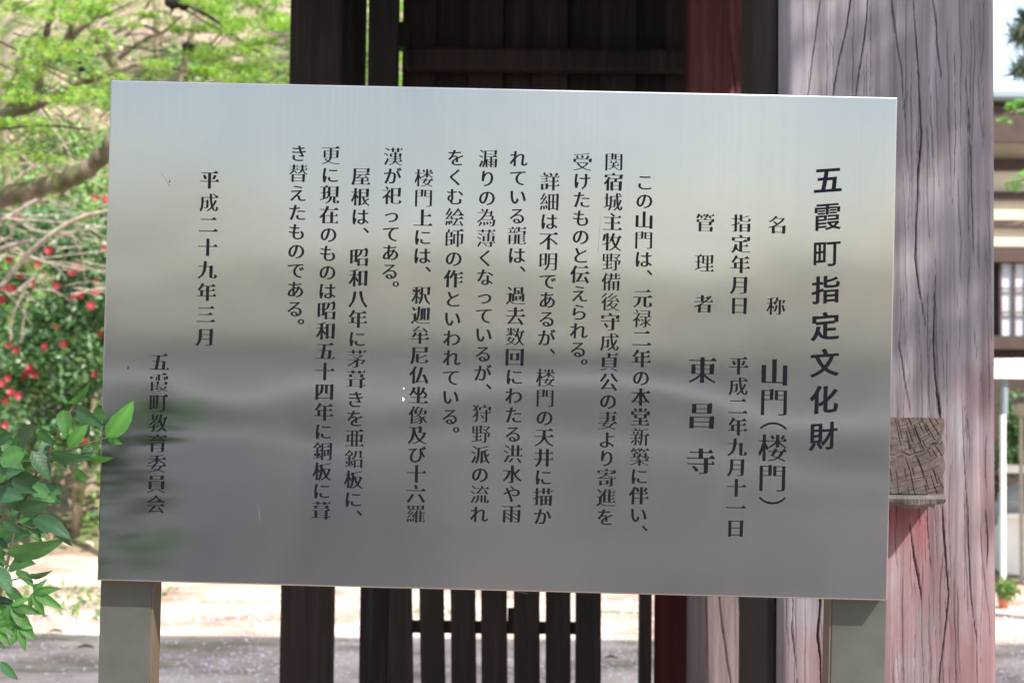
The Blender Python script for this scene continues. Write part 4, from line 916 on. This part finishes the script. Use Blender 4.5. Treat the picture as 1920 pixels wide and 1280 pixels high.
# sprigs of maple and a pine reaching in from beyond the right edge
trC = empty('maple_tree', (P(2130, 700, 10.2)[0], 10.2, 0), 'maple whose green sprigs hang in front of the temple building at the right edge', 'tree')
q0 = trC.location; MB().tube([tuple(q0), (q0.x+.05, 10.2, 2.2), (q0.x-.1, 10.2, 3.6)], [.09, .07, .05], 9).build('trunk', M['bark'], trC, smooth=True)
cs = []; rr3 = []
for (yy, lo_) in ((205, 1876), (335, 1884), (412, 1890), (455, 1960)):
    MB().tube([(q0.x+.02, 10.2, P(2000, yy-40, 10.2)[2]), P(1990, yy-12, 10.0), P(lo_, yy+10, 9.8)], [.03, .012, .004], 6).build('branch', M['bark'], trC, smooth=True)
    for k in range(14):
        u_ = rng.random(); cs.append((lo_+(2110-lo_)*u_, yy+12*(1-u_)-18*u_+rng.normal(0, 10))); rr3.append(rng.uniform(9, 20))
starleaves(trC, sprays(cs, rr3, 2600, 9.9, .15, .5), .02, .036, 'limeleaf')
pine = empty('pine_tree', (P(2050, 900, 13.0)[0], 12.4, 0), 'dark needled pine against the white sky above the right eave', 'tree')
q0 = pine.location; MB().tube([tuple(q0), (q0.x, 12.4, 3.5), (q0.x-.1, 12.4, 6.0)], [.14, .11, .05], 9).build('trunk', M['bark'], pine, smooth=True)
cs = []
for k in range(46):
    x, y = rng.uniform(1898, 2120), rng.uniform(-60, 150)
    if x < 1892+abs(y-70)*.35: continue
    cs.append((x, y))
    if k % 3 == 0: MB().tube([(q0.x, 12.4, P(2000, y+25, 12.4)[2]), P(x, y, 12.4)], [.02, .006], 5).build('branch', M['darkbark'], pine)
p = sprays(cs, [rng.uniform(12, 26) for _ in cs], 9000, 12.4, .3, .7); n = len(p)
NEED = ([(0, -.05, 0), (1, 0, 0), (0, .05, 0)], [(0, 1, 2)])
scatter('needles', *NEED, p, rng.normal(size=(n, 3)), rng.uniform(.09, .18, n), M['needle'], tints(n, .6, 1.6, .3), pine, kind='stuff')

# ---------------------------------------------------------------- behind the camera: added unseen surroundings, shaped for what the steel reflects
def strip(name, y0, y1, z, mat): tag(MB().add([(-60, y0, z), (60, y0, z), (60, y1, z), (-60, y1, z)], [(0, 1, 2, 3)]).build(name, mat), kind='structure')
dark_gnd = plain('dark_reflection_ground', (.118, .117, .124), nscale=.35, var=.75, rough=.9); added_ground = plain('dark_added_ground', (.062, .068, .060), nscale=.25, var=.7, rough=.95)
strip('dark_reflection_strip', -12.9, -3.4, .02, dark_gnd); strip('pale_reflection_line', -13.35, -12.95, .03, M['white'])  # added strips: dark for shaded ground, pale for a bright reflected streak
strip('added_ground', -23.2, -13.4, .02, added_ground); strip('pale_reflection_strip', -25.4, -23.3, .02, M['white']); strip('added_ground', -60, -25.5, .02, dark_gnd)  # dark tone stands in for shade, pale strip for sunlit ground
hd = empty('added_clipped_hedge', (0, -42, 0), 'added unseen low clipped hedge across the added ground facing the sign', 'hedge')
n = 12000; p = np.stack([rng.uniform(-40, 40, n), rng.uniform(-42.4, -41.2, n), rng.uniform(0, 1, n)], 1); p[:, 2] = p[:, 2]*(1.55+.15*np.sin(p[:, 0]*.4)+.10*np.sin(p[:, 0]*1.7))
scatter('foliage', *LEAF, p, rng.normal(size=(n, 3))+np.array([0, .8, .4]), rng.uniform(.25, .5, n), M['hedge'], tints(n, .6, 1.5, .2), hd, kind='stuff')
def rtree(x, y, h_, lab, grp=None, mat='hedge', nb=12, nl=1500, r_=(.8, 1.5), lf=(.2, .4)):
    t_ = empty('distant_tree', (x, y, 0), lab, 'tree', grp)
    MB().tube([(x, y, 0), (x, y, h_*.75)], [h_*.045, h_*.02], 8).build('trunk', M['bark'], t_)
    c_ = np.array([(x+rng.normal(0, h_*.22), y+rng.normal(0, h_*.2), rng.uniform(h_*.4, h_*.95)) for _ in range(nb)]); p = blobs(c_, rng.uniform(*r_, nb), nl, .8); n = len(p)
    scatter('crown', *LEAF, p, rng.normal(size=(n, 3)), rng.uniform(*lf, n), M[mat], tints(n, .7, 1.5, .2), t_, kind='stuff')
for k in range(11): rtree(-38+k*7.5+rng.normal(0, 1), -66+rng.normal(0, 3), rng.uniform(4, 7.5), 'added unseen round leafy tree beyond the hedge', 'added unseen leafy trees beyond the hedge', r_=(1.2, 2.2), lf=(.35, .6))
rtree(9.5, -17, 4.2, 'added unseen low spreading tree on the added ground past the dark strip'); rtree(-11, -24, 5.2, 'added unseen tree at the left end of the pale strip'); rtree(15, -28, 6.5, 'added unseen tall tree on the right beyond the pale strip')  # trees added for their mottling shadows on the reflected ground
# leafy bough added out of view at front right to dapple the pillar
trD = empty('added_shade_tree', (5.6, .2, 0), 'added unseen maple to the right whose boughs dapple the big pillar', 'tree')
MB().tube([(5.6, .2, 0), (5.5, .3, 2.5), (5.1, .5, 4.6), (4.2, .7, 5.5), (3.2, .8, 5.8)], [.16, .13, .09, .05, .02], 10).build('trunk', M['bark'], trD, smooth=True)
c_ = np.array([(rng.uniform(3.0, 4.3), rng.uniform(.35, 1.2), rng.uniform(5.2, 6.3)) for _ in range(30)]); starleaves(trD, blobs(c_, np.full(30, .2), 1700, .5), .05, .09)
